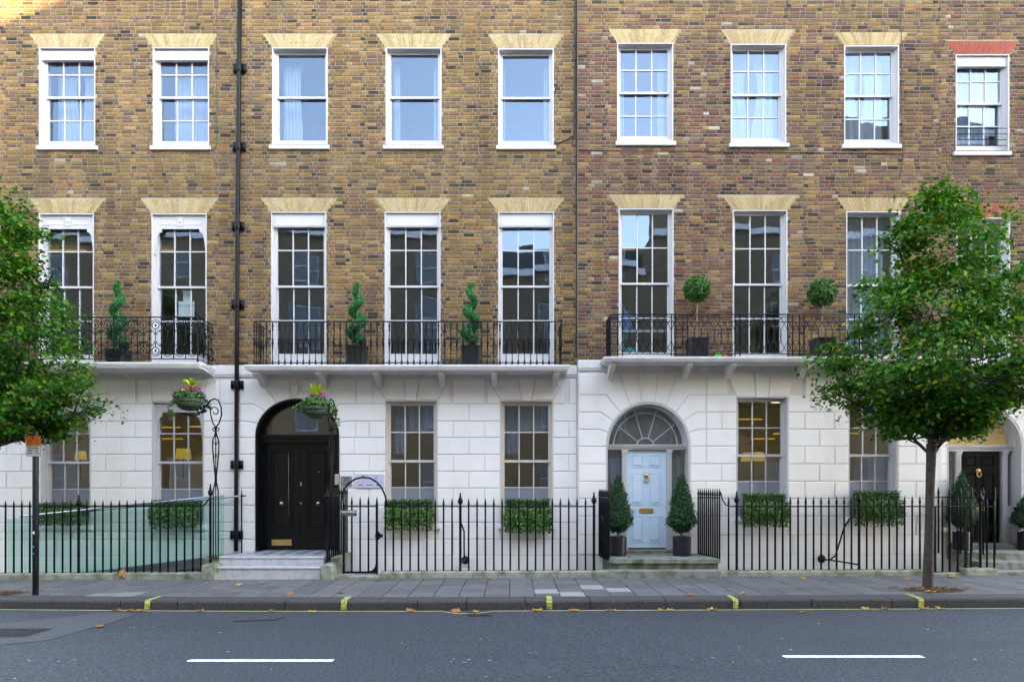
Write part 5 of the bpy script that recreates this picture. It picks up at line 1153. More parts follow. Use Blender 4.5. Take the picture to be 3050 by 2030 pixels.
hp = [(962, 960), (962, 900), (968, 850), (985, 815), (1015, 778), (1060, 750), (1110, 739), (1160, 745), (1205, 772), (1240, 812), (1262, 860), (1275, 910), (1280, 940)]
MB().tube([(X(600 + a / K, YR), YR - .02, Z(1100 + b / K, YR)) for a, b in hp], .017, 7).part('hoop', 'black_iron', gt, True)
xk, zk = gx1, Z(1100 + 1140 / K, YR); q = MB()
for s in (-1, 1): q.prism([(xk, zk - .1), (xk + s * .02, zk - .09), (xk + s * .07 * (1 if s > 0 else .3), zk - .03), (xk + s * .11 * (1 if s > 0 else .25), zk - .03), (xk + s * .11 * (1 if s > 0 else .25), zk + .03), (xk + s * .07 * (1 if s > 0 else .3), zk + .03), (xk + s * .02, zk + .09), (xk, zk + .1)][::s], YR - .03, YR + .03)
q.part('lock', 'black_iron', gt)
gate('low black gate between the street tree and the right-hand steps', X(2250 + 1232 / K, YR), X(2250 + 1445 / K, YR), .05, 1.34, [X(2250 + p / K, YR) for p in (1285, 1335, 1390)])
x0, x1, z0, z1 = X(600 + 958 / K, YR - .05), X(600 + 1066 / K, YR - .05), Z(1100 + 1004 / K, YR - .05), Z(1100 + 965 / K, YR - .05)
sg = MB().cbox(x0, x1, YR - .06, YR - .045, z0, z1, .002).solo('deliveries_sign', 'sign_black', ((x0 + x1) / 2, YR - .05, z0), 'small black sign reading DELIVERIES on the gate', 'sign')
text('DELIVERIES', .057, (x0 + x1) / 2, YR - .0615, z0 + .058, 'paper', sg, bold=.0012); MB().box(x0 + .025, x1 - .025, YR - .0615, YR - .0605, z0 + .02, z0 + .032).part('small_print', 'plaque_grey', sg)
# railing and posts left of the marble steps: the lamp standard's bars stand here
# ------------------------------------------------------------------ ramp with glass balustrade
xl, xr = X(150, 13.3), X(652, 13.3); rp = thing('access_ramp', ((xl + xr) / 2, 13.6, 0), 'sloping grey ramp with steel handrails and green glass sides behind the left railings', 'ramp')
ze = .37; zs = -.06
q = MB(); x2 = X(738, YF); q.v = [(xl, 13.3, zs - .16), (xr, 13.3, ze - .16), (x2, 14.1, ze - .16), (xl, 14.1, zs - .16), (xl, 13.3, zs), (xr, 13.3, ze), (x2, 14.1, ze), (xl, 14.1, zs)]
q.f = [(0, 3, 2, 1), (4, 5, 6, 7), (0, 1, 5, 4), (1, 2, 6, 5), (2, 3, 7, 6), (3, 0, 4, 7)]; q.part('ramp_deck', 'ramp_grey', rp)
def hr(px_, y): # handrail height over a photo column
    f = (px_ - 72) / (668 - 72); return Z(1100 + (1012 - 140 * f) / K, y)
for a, b in ((22, 69), (71, 369), (371, 442), (444, 667)):
    y = 13.30; xa, xb = X(a, y), X(b, y); zz = lambda x: zs + (ze - zs) * max(0, min(1, (x - xl) / (xr - xl))) - .1
    q = MB().prism([(xa, max(zz(xa), -.05)), (xb, max(zz(xb), -.05)), (xb, hr(b, y) - .01), (xa, hr(a, y) - .01)], y - .006, y + .006); q.part('glass_panel', 'balustrade_glass', rp)
for (pa, pb, y) in ((60, 668, 13.27), (110, 727, 14.06)):
    f = lambda p: hr(p if y < 13.5 else 72 + (p - 110) * .966, y) + .02; MB().tube([(X(pa, y), y, f(pa)), (X(pb, y), y, f(pb))], .021, 8).part('handrail', 'steel', rp, True)
xe_ = X(1660 / K, 13.9); MB().lathe([(.016, .3), (.016, 1.52), (.006, 1.66)], xe_, 13.9, 0, 6).part('end_post', 'black_iron', rp); MB().tube([(xe_ - .02, 13.9, 1.52), (xe_ + .09, 13.9, 1.52)], .012, 6).part('hook', 'black_iron', rp)

# ------------------------------------------------------------------ lamp standards that carry the flower baskets
def standard(label, x, y, z0, sgn, yaw):
    t = thing('basket_standard', (x, y, z0), label, 'iron standard', 'wrought iron standards beside the marble steps'); t.rotation_euler = (0, 0, yaw)
    q3 = lambda px_: 0
    B = .048
    def add(mb, nm): return mb.part(nm, 'black_iron', t, True)
    o = Vector((x, y, z0)); P = lambda u, z: (x + u, y, z0 + z)
    for s in (-1, 0, 1):
        u = s * B
        pts = [P(u, 0), P(u, 1.22), P(u * .95, 1.30), P(u * .55, 1.40), P(u * .28, 1.46), P(u * .15, 1.52), P(u * .3, 1.60), P(u * .8, 1.85), P(u * 1.15, 2.05), P(u * 1.25, 2.18), P(u * 1.2, 2.26), P(u * .5, 2.34), P(u * .2, 2.40), P(u * .1, 2.46)]
        if s == 0: pts = [P(0, 0), P(0, 2.46)]
        add(MB().tube(pts, .0125 if s else .011, 6), 'standard_bar')
    q = MB()
    for s in (-1, 1): q.ring((x + s * .03, z0 + 2.47), .03, .011, y, 10); q.ring((x + s * .028, z0 + 1.97), .022, .008, y, 8); q.tube([P(s * .06, 2.27), P(s * .02, 2.19), P(0, 2.17)], .008, 5)
    q.lathe([(.02, -.02), (.03, 0), (.02, .02)], x, y, z0 + 1.51, 8).lathe([(.02, -.03), (.03, 0), (.02, .04)], x, y, z0 + 2.49, 8); add(q, 'scroll_collar')
    q = MB(); cz = z0 + 2.72
    arc = [P(-.04 * 0, 2.50), P(.07, 2.60), P(.11, 2.74), P(.10, 2.90), P(.05, 3.02), P(-.02, 3.055), P(-.10, 3.02), P(-.18, 2.93), P(-.25, 2.83), P(-.34, 2.75)]
    q.tube(arc, .014, 6); q.tube([P(0, 2.50), P(-.06, 2.60), P(-.09, 2.72), P(-.11, 2.86), P(-.15, 2.92), P(-.20, 2.90)], .012, 6)
    sp = [P(-.085 + .0, 2.84)] + [P(-.012 + (.085 - .011 * k / 2) * math.cos(PI * .85 - k * .55), 2.80 + (.11 - .009 * k) * math.sin(PI * .85 - k * .55)) for k in range(12)]; q.tube(sp, .011, 6); add(q, 'scroll_arm')
    q = MB()
    for k, (u, w) in enumerate(((-.22, 2.90), (-.28, 2.87), (-.25, 2.80), (-.33, 2.78), (-.20, 2.82), (-.36, 2.84))): q.ring((x + u, z0 + w), .022, .011, y, 8); q.lathe([(.012, -.012), (.018, 0), (.012, .012)], x + u, y, z0 + w, 6)
    q.tube([P(-.30, 2.76), P(-.42, 2.72), P(-.55, 2.74)], .013, 6); q.lathe([(.02, 0), (.13, .015), (.13, .03), (.02, .035)], x - .56, y, z0 + 2.73, 12); add(q, 'bracket_leaves')
    return t
def frame_to_world(o):
    return o
xs_ = X(1482 / K, 13.12)
standard('black wrought iron basket standard left of the marble steps', xs_, 13.12, .33, 1, 0)
xs2_ = X(600 + 893 / K, 13.2)
standard('black wrought iron basket standard right of the marble steps, seen almost edge-on', xs2_, 13.2, .33, 1, R(58))
def blade(q, base, tip, w, up=(0, 0, 1)):
    """Lance-shaped leaf, folded and arched."""
    b, t_ = Vector(base), Vector(tip); d = t_ - b; s = d.cross(Vector(up)).normalized() * w; a = b.lerp(t_, .35) + Vector((0, 0, d.length * .12)); c = b.lerp(t_, .7) + Vector((0, 0, d.length * .12)); i = len(q.v)
    q.v += [tuple(p) for p in (b, a + s, a - Vector((0, 0, w * .3)), a - s, c + s * .8, c - Vector((0, 0, w * .25)), c - s * .8, t_)]
    q.f += [(i, i + 2, i + 1), (i, i + 3, i + 2), (i + 1, i + 2, i + 5, i + 4), (i + 2, i + 3, i + 6, i + 5), (i + 4, i + 5, i + 7), (i + 5, i + 6, i + 7)]
def basket(label, x, y, z, r, trail):
    t = thing('flower_basket', (x, y, z), label, 'flower basket', 'flower baskets on the iron standards')
    q = MB().lathe([(r * .12, -.0), (r * .5, .02), (r * .78, .08), (r * .95, .16), (r, .24), (r * .97, .25)], x, y, z, 20); q.part('bowl', 'moss_bowl', t, True)
    for k, (h, rr) in enumerate(((.08, .80), (.165, .965), (.243, 1.01))): MB().tube([(x + r * rr * math.cos(2 * PI * j / 20), y + r * rr * math.sin(2 * PI * j / 20), z + h) for j in range(21)], .005, 5).part('wire', 'black_iron', t)
    n = 620; a = rng.uniform(0, 2 * PI, n); rr = r * 1.12 * np.sqrt(rng.uniform(.1, 1, n)); P = np.stack([x + rr * np.cos(a), y + rr * np.sin(a), z + .25 + .17 * (1 - (rr / (r * 1.15)) ** 2) + rng.normal(0, .02, n)], 1)
    ex = []
    for k in range(5):
        an = random.uniform(0, 2 * PI) if k else trail
        L = random.uniform(.12, .25) if k else .45; m = 40 if k else 80
        u = rng.uniform(0, 1, m); ex.append(np.stack([x + (r * 1.02 + .10 * np.sin(u * 2.5)) * math.cos(an) + rng.normal(0, .03, m), y + (r * 1.02 + .1 * np.sin(u * 2.5)) * math.sin(an) + rng.normal(0, .03, m), z + .27 - L * u], 1))
    P = np.concatenate([P] + ex); v, f = cards(P, np.tile([0, -.3, .8], (len(P), 1)), .052, .75, .8); link('foliage', np_mesh('foliage', v, f, 'ivy_leaf', (x, y, z)), t)
    q = MB(); c = (x + .01, y, z + .42)
    for k in range(22):
        an = random.uniform(0, 2 * PI); e = random.uniform(.05, .9); L = random.uniform(.17, .30); b = (c[0], c[1], c[2] + random.uniform(-.05, .1)); blade(q, b, (b[0] + L * math.cos(an) * math.cos(e), b[1] + L * math.sin(an) * math.cos(e), b[2] + L * math.sin(e)), .03)
    q.part('lime_leaves', 'lime_leaf', t)
    for nm, m, cl, sz, nn in (('pink_flower', 'pink_petal', ((-.08, -.05, .42), (.10, -.05, .41), (.04, -.1, .40), (.14, .02, .42)), .04, 26), ('violet_flower', 'violet_petal', ((-.17, -.1, .33), (-.05, -.16, .32), (.2, -.08, .34), (.22, .02, .33)), .035, 20)):
        for c_ in cl:
            P = rng.normal(0, .028, (nn, 3)) + np.array([x + c_[0] * r / .25, y + c_[1] * r / .25, z + c_[2]]); v, f = cards(P, np.tile([0, -.5, .5], (nn, 1)), sz, .9, .7); link(nm, np_mesh(nm, v, f, m, (x, y, z)), t)
    return t
basket('moss-lined basket with pink flowers and lime leaves trailing left over the window', X(1300 / K, 13.12), 13.12, Z(1100 + 285 / K, 13.12), .262, PI)
basket('moss-lined basket with pink flowers hanging in front of the black door arch', X(600 + 789 / K, 12.72), 12.72, Z(1100 + 340 / K, 12.72), .262, 0.2)

# ------------------------------------------------------------------ plants
def surface_cards(name, m, t, P, N_, size, aspect=.6, jit=.7): v, f = cards(P, N_, size, aspect, jit); return link(name, np_mesh(name, v, f, m, ORG[t.name]), t)
def planter_square(t, x, y, z, w, h):
    q = MB(); i = len(q.v); a, b = w * .5, w * .46; c = .035
    def ring(s, zz): return [(x + u * s, y + v * s, zz) for u, v in ((-1 + c / s, -1), (1 - c / s, -1), (1, -1 + c / s), (1, 1 - c / s), (1 - c / s, 1), (-1 + c / s, 1), (-1, 1 - c / s), (-1, -1 + c / s))]
    R_ = [ring(b, z), ring(a, z + h * .93), ring(a + .012, z + h * .93), ring(a + .012, z + h), ring(a - .025, z + h), ring(a - .025, z + h - .04)]
    for r_ in R_: q.v += r_
    for k in range(len(R_) - 1):
        for j in range(8): q.f.append((i + k * 8 + j, i + k * 8 + (j + 1) % 8, i + k * 8 + 8 + (j + 1) % 8, i + k * 8 + 8 + j))
    q.f.append(tuple(i + (len(R_) - 1) * 8 + j for j in range(8))); return q.part('planter', 'planter', t)
def spiral(label, x, y, z, h, ph, hand):
    t = thing('spiral_topiary', (x, y, z), label, 'topiary', 'spiral topiaries on the balconies'); planter_square(t, x, y, z, .38, ph)
    n = 46; pts = []; rr = []
    for k in range(n):
        u = k / (n - 1); a = hand * (u * 2.8 * 2 * PI + .6); R_ = .115 * (1 - u) ** .7 + .022 * math.sin(PI * u); pts.append((x + R_ * math.cos(a), y + R_ * .8 * math.sin(a), z + ph + .05 + (h - ph - .05) * (.03 + .97 * u ** .92))); rr.append(.082 * (1 - u) ** .6 + .030)
    rr[-1] = .025
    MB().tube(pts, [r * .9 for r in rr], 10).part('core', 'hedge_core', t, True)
    P, N_ = [], []
    for k in range(n - 1):
        a, b = Vector(pts[k]), Vector(pts[k + 1]); d = (b - a).normalized(); e = d.cross(Vector((0, 0, 1))).normalized() if abs(d.z) < .99 else Vector((1, 0, 0)); g = d.cross(e)
        for _ in range(int(150 * (rr[k] / .1) + 12)):
            th = random.uniform(0, 2 * PI); nn = e * math.cos(th) + g * math.sin(th); P.append(a.lerp(b, random.random()) + nn * rr[k] * random.uniform(.9, 1.07)); N_.append(nn)
    surface_cards('foliage', 'topiary_leaf', t, P, N_, .028, .55, .6)
    MB().tube([(x, y, z + ph - .05), (x, y, z + h * .8)], .014, 6).part('stem', 'stem', t)
    return t
def pot_base(zt): return zt
spiral('spiral topiary in a black pot on the scrolled balcony of the left house', X(352, 13.82), 13.82, zt1, Z(836, 13.82) - zt1, .30, 1)
spiral('spiral topiary in a black pot left of the middle balcony window', X(1064, 13.85), 13.85, zt2, Z(843, 13.85) - zt2, .42, 1)
spiral('spiral topiary in a black pot on the middle balcony, the one nearer the blue-door house', X(1403, 13.85), 13.85, zt2, Z(843, 13.85) - zt2, .42, -1)
def ball_tree(label, x, y, z, zc, r, ph):
    t = thing('ball_topiary', (x, y, z), label, 'topiary', 'ball topiaries on the blue-door balcony'); planter_square(t, x, y, z, .40, ph)
    MB().tube([(x, y, z + ph - .05), (x - .012, y, z + ph + .3), (x + .008, y, zc - r * .6)], .016, 6).part('stem', 'stem', t)
    q = MB(); n = 12
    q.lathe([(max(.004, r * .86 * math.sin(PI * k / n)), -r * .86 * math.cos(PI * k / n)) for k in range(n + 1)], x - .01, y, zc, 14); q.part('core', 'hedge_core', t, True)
    m = 2300; N_ = rng.normal(0, 1, (m, 3)); N_ /= np.linalg.norm(N_, axis=1)[:, None]; P = N_ * (r * (1 + rng.normal(0, .05, m)))[:, None] + np.array([x - .01, y, zc]); surface_cards('foliage', 'box_leaf', t, P, N_, .05, .55, .75)
ball_tree('clipped ball tree in a black pot left of the centre window of the blue-door house', X(2077, 13.7), 13.7, zt3, Z(861, 13.7), .245, .40)
ball_tree('clipped ball tree in a black pot half behind the street tree', X(2450, 13.7), 13.7, zt3, Z(871, 13.7), .26, .40)
def cone(label, x, y, z, h, r, ph, pr):
    t = thing('conifer_pot', (x, y, z), label, 'potted conifer', 'clipped conifers in tubs by the doors')
    MB().lathe([(pr * .93, 0), (pr * .95, .02), (pr * .97, .03), (pr, ph), (pr * .9, ph), (pr * .88, ph - .05)], x, y, z, 22).part('tub', 'planter', t, False)
    MB().tube([(x, y, z + ph - .06), (x, y, z + ph + .2)], .025, 6).part('stem', 'stem', t)
    z0 = z + ph + .10; prof = lambda u: r * (.30 + .70 * min(1, u / .16) if u < .16 else (1 - (u - .16) / .84) ** .80 * .96 + .04)
    MB().lathe([(prof(k / 10) * .84, h * k / 10) for k in range(10)] + [(.01, h * .97)], x, y, z0, 12).part('core', 'hedge_core', t, True)
    m = 4200; u = 1 - np.sqrt(rng.uniform(0, 1, m)); a = rng.uniform(0, 2 * PI, m); rr = np.array([prof(q_) for q_ in u]) * (1 + rng.normal(.0, .12, m)); lump = 1 + .15 * np.sin(a * 3 + u * 14) * np.sin(u * 22 + a)
    rr = rr * lump; P = np.stack([x + rr * np.cos(a), y + rr * np.sin(a), z0 + h * u + rng.normal(0, .02, m)], 1); N_ = np.stack([np.cos(a), np.sin(a), np.full(m, .6)], 1); surface_cards('foliage', 'yew_leaf', t, P, N_, .062, .30, .6)
zl = .345
for lab, cpx, y, zt_py, tub, zb in (('clipped conifer in a dark tub left of the blue door', 1700 + 325 / K, 13.62, 1100 + 718 / K, .17, zl), ('clipped conifer in a dark tub right of the blue door', 1700 + 762 / K, 13.62, 1100 + 708 / K, .18, zl), ('clipped conifer behind the railings by the right-hand black door', 2250 + 1420 / K, 14.0, 1100 + 695 / K, .17, .42), ('clipped conifer cut off by the right edge of the picture', 3060, 14.0, 1100 + 850 / K, .17, .42)):
    x = X(cpx, y); ph = .38; top = Z(zt_py, y); cone(lab, x, y, zb, top - zb - ph - .10, .275, ph, tub)
def window_box(label, px0, px1, y0_, y1_, yf, tall=True):
    y = yf - .17; x0, x1 = X(px0, y), X(px1, y); zt, zm, zb = Z(y0_, y), Z(y0_ + (y1_ - y0_) * .38, y), Z(y1_, y); zs_ = zb + .03
    t = thing('window_box', ((x0 + x1) / 2, y, zs_), label, 'window box', 'planted window boxes')
    MB().box(x0 - .03, x1 + .03, yf - .26, yf - .08, zb + .08, zb + .08 + .2).part('trough', 'planter', t)
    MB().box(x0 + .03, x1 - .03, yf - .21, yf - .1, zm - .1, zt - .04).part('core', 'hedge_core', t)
    n = 1500; P = np.stack([rng.uniform(x0, x1, n), rng.uniform(yf - .25, yf - .07, n), rng.uniform(zm - .08, zt, n)], 1); surface_cards('clipped_hedge', 'box_leaf', t, P, np.tile([0, -.8, .4], (n, 1)), .045, .5, .7)
    n = 1700; u = rng.uniform(0, 1, n); zz = zb + (zm + .04 - zb) * u; low = .085 * np.sin(np.linspace(0, 37, n)) * (1 - u); P = np.stack([rng.uniform(x0 - .02, x1 + .02, n), yf - .27 - .05 * np.sin(PI * u) + rng.normal(0, .02, n), zz + low], 1); surface_cards('trailing_ivy', 'ivy_leaf', t, P, np.tile([0, -1, .2], (n, 1)), .05, .8, .6)
window_box('hedge and ivy window box right of the black door', 600 + 1275 / K, 600 + 1592 / K, 1100 + 892 / K, 1100 + 1075 / K, YF)
window_box('hedge and ivy window box left of the blue-door house', 1100 + 932 / K, 1100 + 1240 / K, 1100 + 888 / K, 1100 + 1095 / K, YF)
window_box('hedge and ivy window box next to the blue door', 1700 + 1185 / K, 1700 + 1475 / K, 1100 + 848 / K, 1100 + 1050 / K, YP)
window_box('hedge and ivy window box half behind the street tree trunk side', 2250 + 675 / K, 2250 + 990 / K, 1100 + 832 / K, 1100 + 1045 / K, YP)
window_box('window box behind the glass ramp at the far left window', 270 / K, 585 / K, 1100 + 915 / K, 1100 + 1040 / K, YF)
window_box('window box behind the glass ramp under the basket window', 1050 / K, 1370 / K, 1100 + 895 / K, 1100 + 1060 / K, YF)

# ------------------------------------------------------------------ street trees
def limb(q, p0, d, L, r0, r1, bend, n=7):
    """Tapered wandering limb; returns its points."""
    pts = [Vector(p0)]; d = Vector(d).normalized()
    for k in range(n):
        d = (d + Vector((random.gauss(0, bend), random.gauss(0, bend), random.gauss(0, bend * .6) + .02))).normalized(); pts.append(pts[-1] + d * (L / n))
    q.tube(pts, [r0 + (r1 - r0) * k / n for k in range(n + 1)], 7); return pts, d
def street_tree(label, x, y, fork_z, top, prof, seed, leaves, lean=0.0, r0=.10, keep=None):
    random.seed(seed); t = thing('street_tree', (x, y, G(x)), label, 'tree', 'street trees on the pavement')
    q = MB(); tr = [(x - .005, y, G(x) - .05), (x, y, .12), (x + lean * .3, y, .9), (x + lean * .7, y + .01, 1.7), (x + lean, y, fork_z)]
    q.tube(tr, [r0 * 1.2, r0 * 1.02, r0 * .86, r0 * .84, r0 * .98], 12); q.part('trunk', 'bark', t, True)
    f = Vector((x + lean, y, fork_z)); br = MB(); tips = []
    rad = lambda z: max(.05, np.interp(z, [p[0] for p in prof], [p[1] for p in prof])); off = lambda z: np.interp(z, [p[0] for p in prof], [p[2] for p in prof])
    mains = []
    lead, d = limb(br, f - Vector((0, 0, .1)), (.02, 0, 1), top - fork_z - .4, r0 * .72, .012, .05, 10); mains.append(lead)
    lead2, d = limb(br, f - Vector((0, 0, .15)), (.25, .05, 1), (top - fork_z) * .72, r0 * .5, .012, .06, 9); mains.append(lead2)
    for k in range(9):
        a = k * 2.4 + random.uniform(-.3, .3); p = f + Vector((0, 0, random.uniform(-.22, .1))); m, d = limb(br, p, (math.cos(a), math.sin(a), random.uniform(.35, .9)), random.uniform(.9, 1.5), r0 * .38, .010, .10, 8); mains.append(m)
    for m in list(mains):
        for k in range(2, len(m)):
            for _ in range(2):
                a = random.uniform(0, 2 * PI); p = m[k]; L = max(.25, rad(p.z) * random.uniform(.45, .8))
                s, d = limb(br, p, (math.cos(a), math.sin(a), random.uniform(.1, .6)), L, .016, .005, .12, 5); tips += s[2:]
                if random.random() < .6: s2, d = limb(br, s[3], (math.cos(a + 1), math.sin(a + 1), .3), L * .6, .008, .003, .15, 4); tips += s2[1:]
    br.part('limbs', 'bark', t, True)
    # leaf sprays: clusters inside the crown outline, plus sprays on the twigs
    C = []; zs_ = [p[0] for p in prof]
    while len(C) < leaves // 125:                                          # layered pads of leaves, thinner low down
        z = random.uniform(zs_[0], zs_[-1]); R_ = rad(z); a = random.uniform(0, 2 * PI); R_ *= 1 + .16 * math.sin(3 * a + z * 2.3 + seed) + .10 * math.sin(5 * a - z * 4.1)
        if random.random() > (R_ / 1.9) ** 1.1 + .12: continue
        rr = R_ * math.sqrt(random.uniform(.10, 1)) * random.uniform(.80, 1.08)
        if z < zs_[0] + 1.0 and random.random() < .42 + .4 * (1 - (z - zs_[0])): continue
        if z < 3.7 and (rr < 1.2 and random.random() < .92 or random.random() < .40) or z < 4.4 and rr < .9 and random.random() < .6: continue
        C.append((Vector((x + off(z) + rr * math.cos(a), y + rr * math.sin(a) * .95, z)), 1.0))
    C += [(p, .55) for p in tips if random.random() < .45 and p.z > zs_[0] and math.hypot(p.x - x - off(p.z), p.y - y) < rad(p.z) * 1.08]
    P = []; N_ = []
    lrng = np.random.default_rng(seed)
    for c, big in C:
        n = int(lrng.integers(80, 150) * big); s = np.array([.18, .18, .085]) * lrng.uniform(.6, 1.3) * big ** .5
        out = np.array([c.x - x, c.y - y, .5]); out /= np.linalg.norm(out) + 1e-6
        g = lrng.normal(0, 1, (n, 3)) * s; g[:, 2] -= .35 * np.abs(g[:, 0] * out[0] + g[:, 1] * out[1])      # pads droop at the rim
        P.append(g + np.array(c)); N_.append(np.tile(out * .45 + np.array([0, 0, .75]), (n, 1)))
    P = np.concatenate(P); N_ = np.concatenate(N_)
    v, fc = cards(P, N_, .080, .66, .55, .3, .45); o = link('crown', np_mesh('crown', v, fc, 'tree_leaf', (x, y, G(x))), t)
    return t
# outline: height, radius, sideways offset of the crown axis
PR = [(2.6, .8, -.2), (2.85, 1.25, -.15), (3.2, 1.75, .05), (3.8, 1.78, .12), (4.4, 1.52, .18), (4.9, 1.32, .24), (5.5, 1.06, .26), (5.9, .78, .24), (6.3, .40, .18), (6.6, .12, .15)]
x_, y_, z_ = on_pave(2764, 1752.6)
street_tree('leafy street tree with dark trunk in front of the right-hand houses', x_, y_, 2.42, 6.5, PR, 5, 16500, .06, .078)
PL = [(2.45, .8, 0), (2.75, 1.25, 0), (3.2, 1.66, 0), (3.7, 1.5, 0), (4.3, 1.28, 0), (4.9, 1.08, 0), (5.5, .9, .05), (6.0, .7, .05), (6.4, .45, .1), (6.6, .15, .1)]
street_tree('leafy street tree cut off by the left edge of the picture', X(-36, 11.45), 11.45, 2.4, 6.5, PL, 12, 14000, .0)
random.seed(21)
def litter(label, x, y, rx, ry, n):
    t = thing('tree_pit', (x, y, G(x)), label, 'tree pit', 'tree pits strewn with leaves')
    q = MB(); k = 18; q.v = [(x + rx * math.cos(2 * PI * j / k) * random.uniform(.85, 1.1), y + ry * math.sin(2 * PI * j / k) * random.uniform(.85, 1.1), G(x) + .005) for j in range(k)]; q.f = [tuple(range(k))]; q.part('soil', 'soil', t)
    P = np.stack([x + rng.normal(0, rx * .55, n), y + rng.normal(0, ry * .45, n), np.full(n, G(x) + .012) + rng.uniform(0, .015, n)], 1); v, f = cards(P, np.tile([0, 0, 1], (n, 1)), .045, .6, .25); o = link('leaf_litter', np_mesh('leaf_litter', v, f, 'litter', (x, y, G(x))), t); o['kind'] = 'stuff'
litter('bare earth and brown leaf litter round the foot of the right tree', x_ + .02, y_ - .12, .48, .28, 520)
litter('bare earth and brown leaf litter at the left edge of the pavement', X(-30, 11.35), 11.3, .62, .3, 420)
# ------------------------------------------------------------------ fallen leaves
def maple(s):
    """Lobed leaf outline, slightly cupped."""
    q = MB(); pts = []
    for k in range(20):
        a = 2 * PI * k / 20 + PI / 2; r = s * (.5 if k % 4 == 0 else .40 if k % 4 in (1, 3) else .29) * (1.1 if k == 0 else .5 if k == 10 else random.uniform(.8, 1.05)); pts.append((r * math.cos(a), r * math.sin(a)))
    q.v = [(0, 0, .004)] + [(x, y, .004 + random.uniform(0, .38) * math.hypot(x, y)) for x, y in pts]; q.f = [(0, 1 + k, 1 + (k + 1) % 20) for k in range(20)]; return q
LM = [maple(.13).mesh('fallen_leaf', m) for m in ('fallen_gold', 'fallen_brown') for _ in range(4)]
def leaf_at(p, label, group, s=1.0, tilt=0.0):
    o = link('fallen_leaf', random.choice(LM), None, p); o.rotation_euler = (tilt, random.uniform(-.25, .25), random.uniform(0, 6.28)); o.scale = (s,) * 3; props(o, label, 'leaf', group)
pav = [(664, 1729), (712, 1741), (785, 1737), (864, 1769), (380, 1730), (337, 1745), (455, 1723), (1015, 1752), (1025, 1724), (1015, 1766), (1130, 1728), (1467, 1725), (2036, 1718), (2183, 1715), (2266, 1717), (2213, 1768), (2056, 1772), (2420, 1714), (2390, 1722), (2600, 1715), (2702, 1725), (2925, 1713), (2975, 1712), (2830, 1720), (185, 1761), (310, 1722)]
ORD = 'first second third fourth fifth sixth seventh eighth ninth tenth eleventh twelfth thirteenth fourteenth fifteenth sixteenth seventeenth eighteenth nineteenth twentieth'.split()
def rank(k, n): return ORD[k] + ' from the left' if k < 13 else ORD[n - 1 - k] + ' from the right'
for k, (a, b) in enumerate(sorted(pav)): leaf_at(on_pave(a, b, .006), 'small curled fallen leaf on the paving slabs, ' + rank(k, len(pav)), 'fallen leaves on the pavement', random.uniform(.7, 1.15))
gut = [(395, 1815), (420, 1822), (348, 1817), (430, 1816), (606, 1816), (818, 1815), (930, 1823), (1225, 1816), (1600, 1817), (1700, 1815), (1712, 1813), (1812, 1818), (1822, 1814), (1965, 1814), (1990, 1813), (2112, 1811), (2545, 1804), (2625, 1810), (2762, 1802), (2735, 1809), (2390, 1824)]
def gutter(a, b): x, y, z = on_road(a, b, .01); return (x, min(y, 10.27 + KO(x)), z)
for k, (a, b) in enumerate(sorted(gut)): leaf_at(gutter(a, b), 'golden fallen leaf in the gutter below the kerb, ' + rank(k, len(gut)), 'fallen leaves in the gutter', random.uniform(.8, 1.3))
leaf_at(on_road(300, 1867, .008), 'single orange leaf out on the asphalt right of the drain cover', None, 1.1)
leaf_at(on_road(1358, 1822, .015), 'brown leaf beside the gully grate, left of it', None, 1.3); leaf_at(on_road(1415, 1825, .02), 'brown leaf lying on the gully grate', None, 1.1)
o = link('fallen_leaf', LM[6], None, (X(365, 12.9), 12.91, .09)); o.rotation_euler = (R(72), .2, .1); o.scale = (1.35,) * 3; props(o, 'big pale leaf leaning against the coping below the glass ramp', 'leaf')
leaf_at(on_pave(2772, 1765, .012), 'large yellow leaf at the foot of the right tree', None, 1.5); leaf_at(on_pave(2840, 1718, .008), 'large yellow leaf on the paving below the low right gate', None, 1.7)
# ------------------------------------------------------------------ parking sign
xp, yp, zp = on_pave(106, 1770); sp = thing('parking_sign', (xp, yp, zp), 'grey pole with an orange and white no loading plate at the left', 'street sign')
MB().lathe([(.046, -.02), (.046, 2.62), (.04, 2.64), (.005, 2.65)], xp, yp, zp, 14).part('pole', 'pole_grey', sp, True)
yy = yp - .052; x0, x1 = X(77.5, yy), X(121.5, yy); zA, zB, zC = Z(1296.5, yy), Z(1327.5, yy), Z(1358.5, yy); xm = (x0 + x1) / 2
pl = MB().box(x0, x1, yy, yy + .006, zC, zA).part('sign_plate', 'sign_black', sp)
e = .004
MB().box(x0 + e, x1 - e, yy - .002, yy, zB + .003, zA - e).part('orange_panel', 'sign_orange', pl); MB().box(x0 + e, x1 - e, yy - .002, yy, zC + e, zB - .003).part('white_panel', 'sign_white', pl)
MB().lathe([(.021, 0), (.021, .001)], xm - .005, yy - .002, zA - .036, 16, 'y').part('roundel_rim', 'sign_red', pl); MB().lathe([(.015, 0), (.015, .001)], xm - .005, yy - .0032, zA - .036, 16, 'y').part('roundel', 'sign_purple', pl)
for s_, zz, m in (('Mon - Sat', zA - .093, 'sign_brown'), ('7 am - 7 pm', zA - .134, 'sign_brown'), ('No loading', zB - .040, 'sign_black'), ('Mon - Sat', zB - .084, 'sign_black'), ('4 pm - 7 pm', zB - .128, 'sign_black')): text(s_, .041, xm, yy - .003, zz, m, pl, bold=.0006)
for pz, w in ((1100 + 1118 / K, .02), (1100 + 1215 / K, .008), (1100 + 1260 / K, .007)): MB().box(xp - w, xp + w * .9, yp - .048, yp - .0455, Z(pz, yp) - w, Z(pz, yp) + w).part('sticker', 'paper', sp)
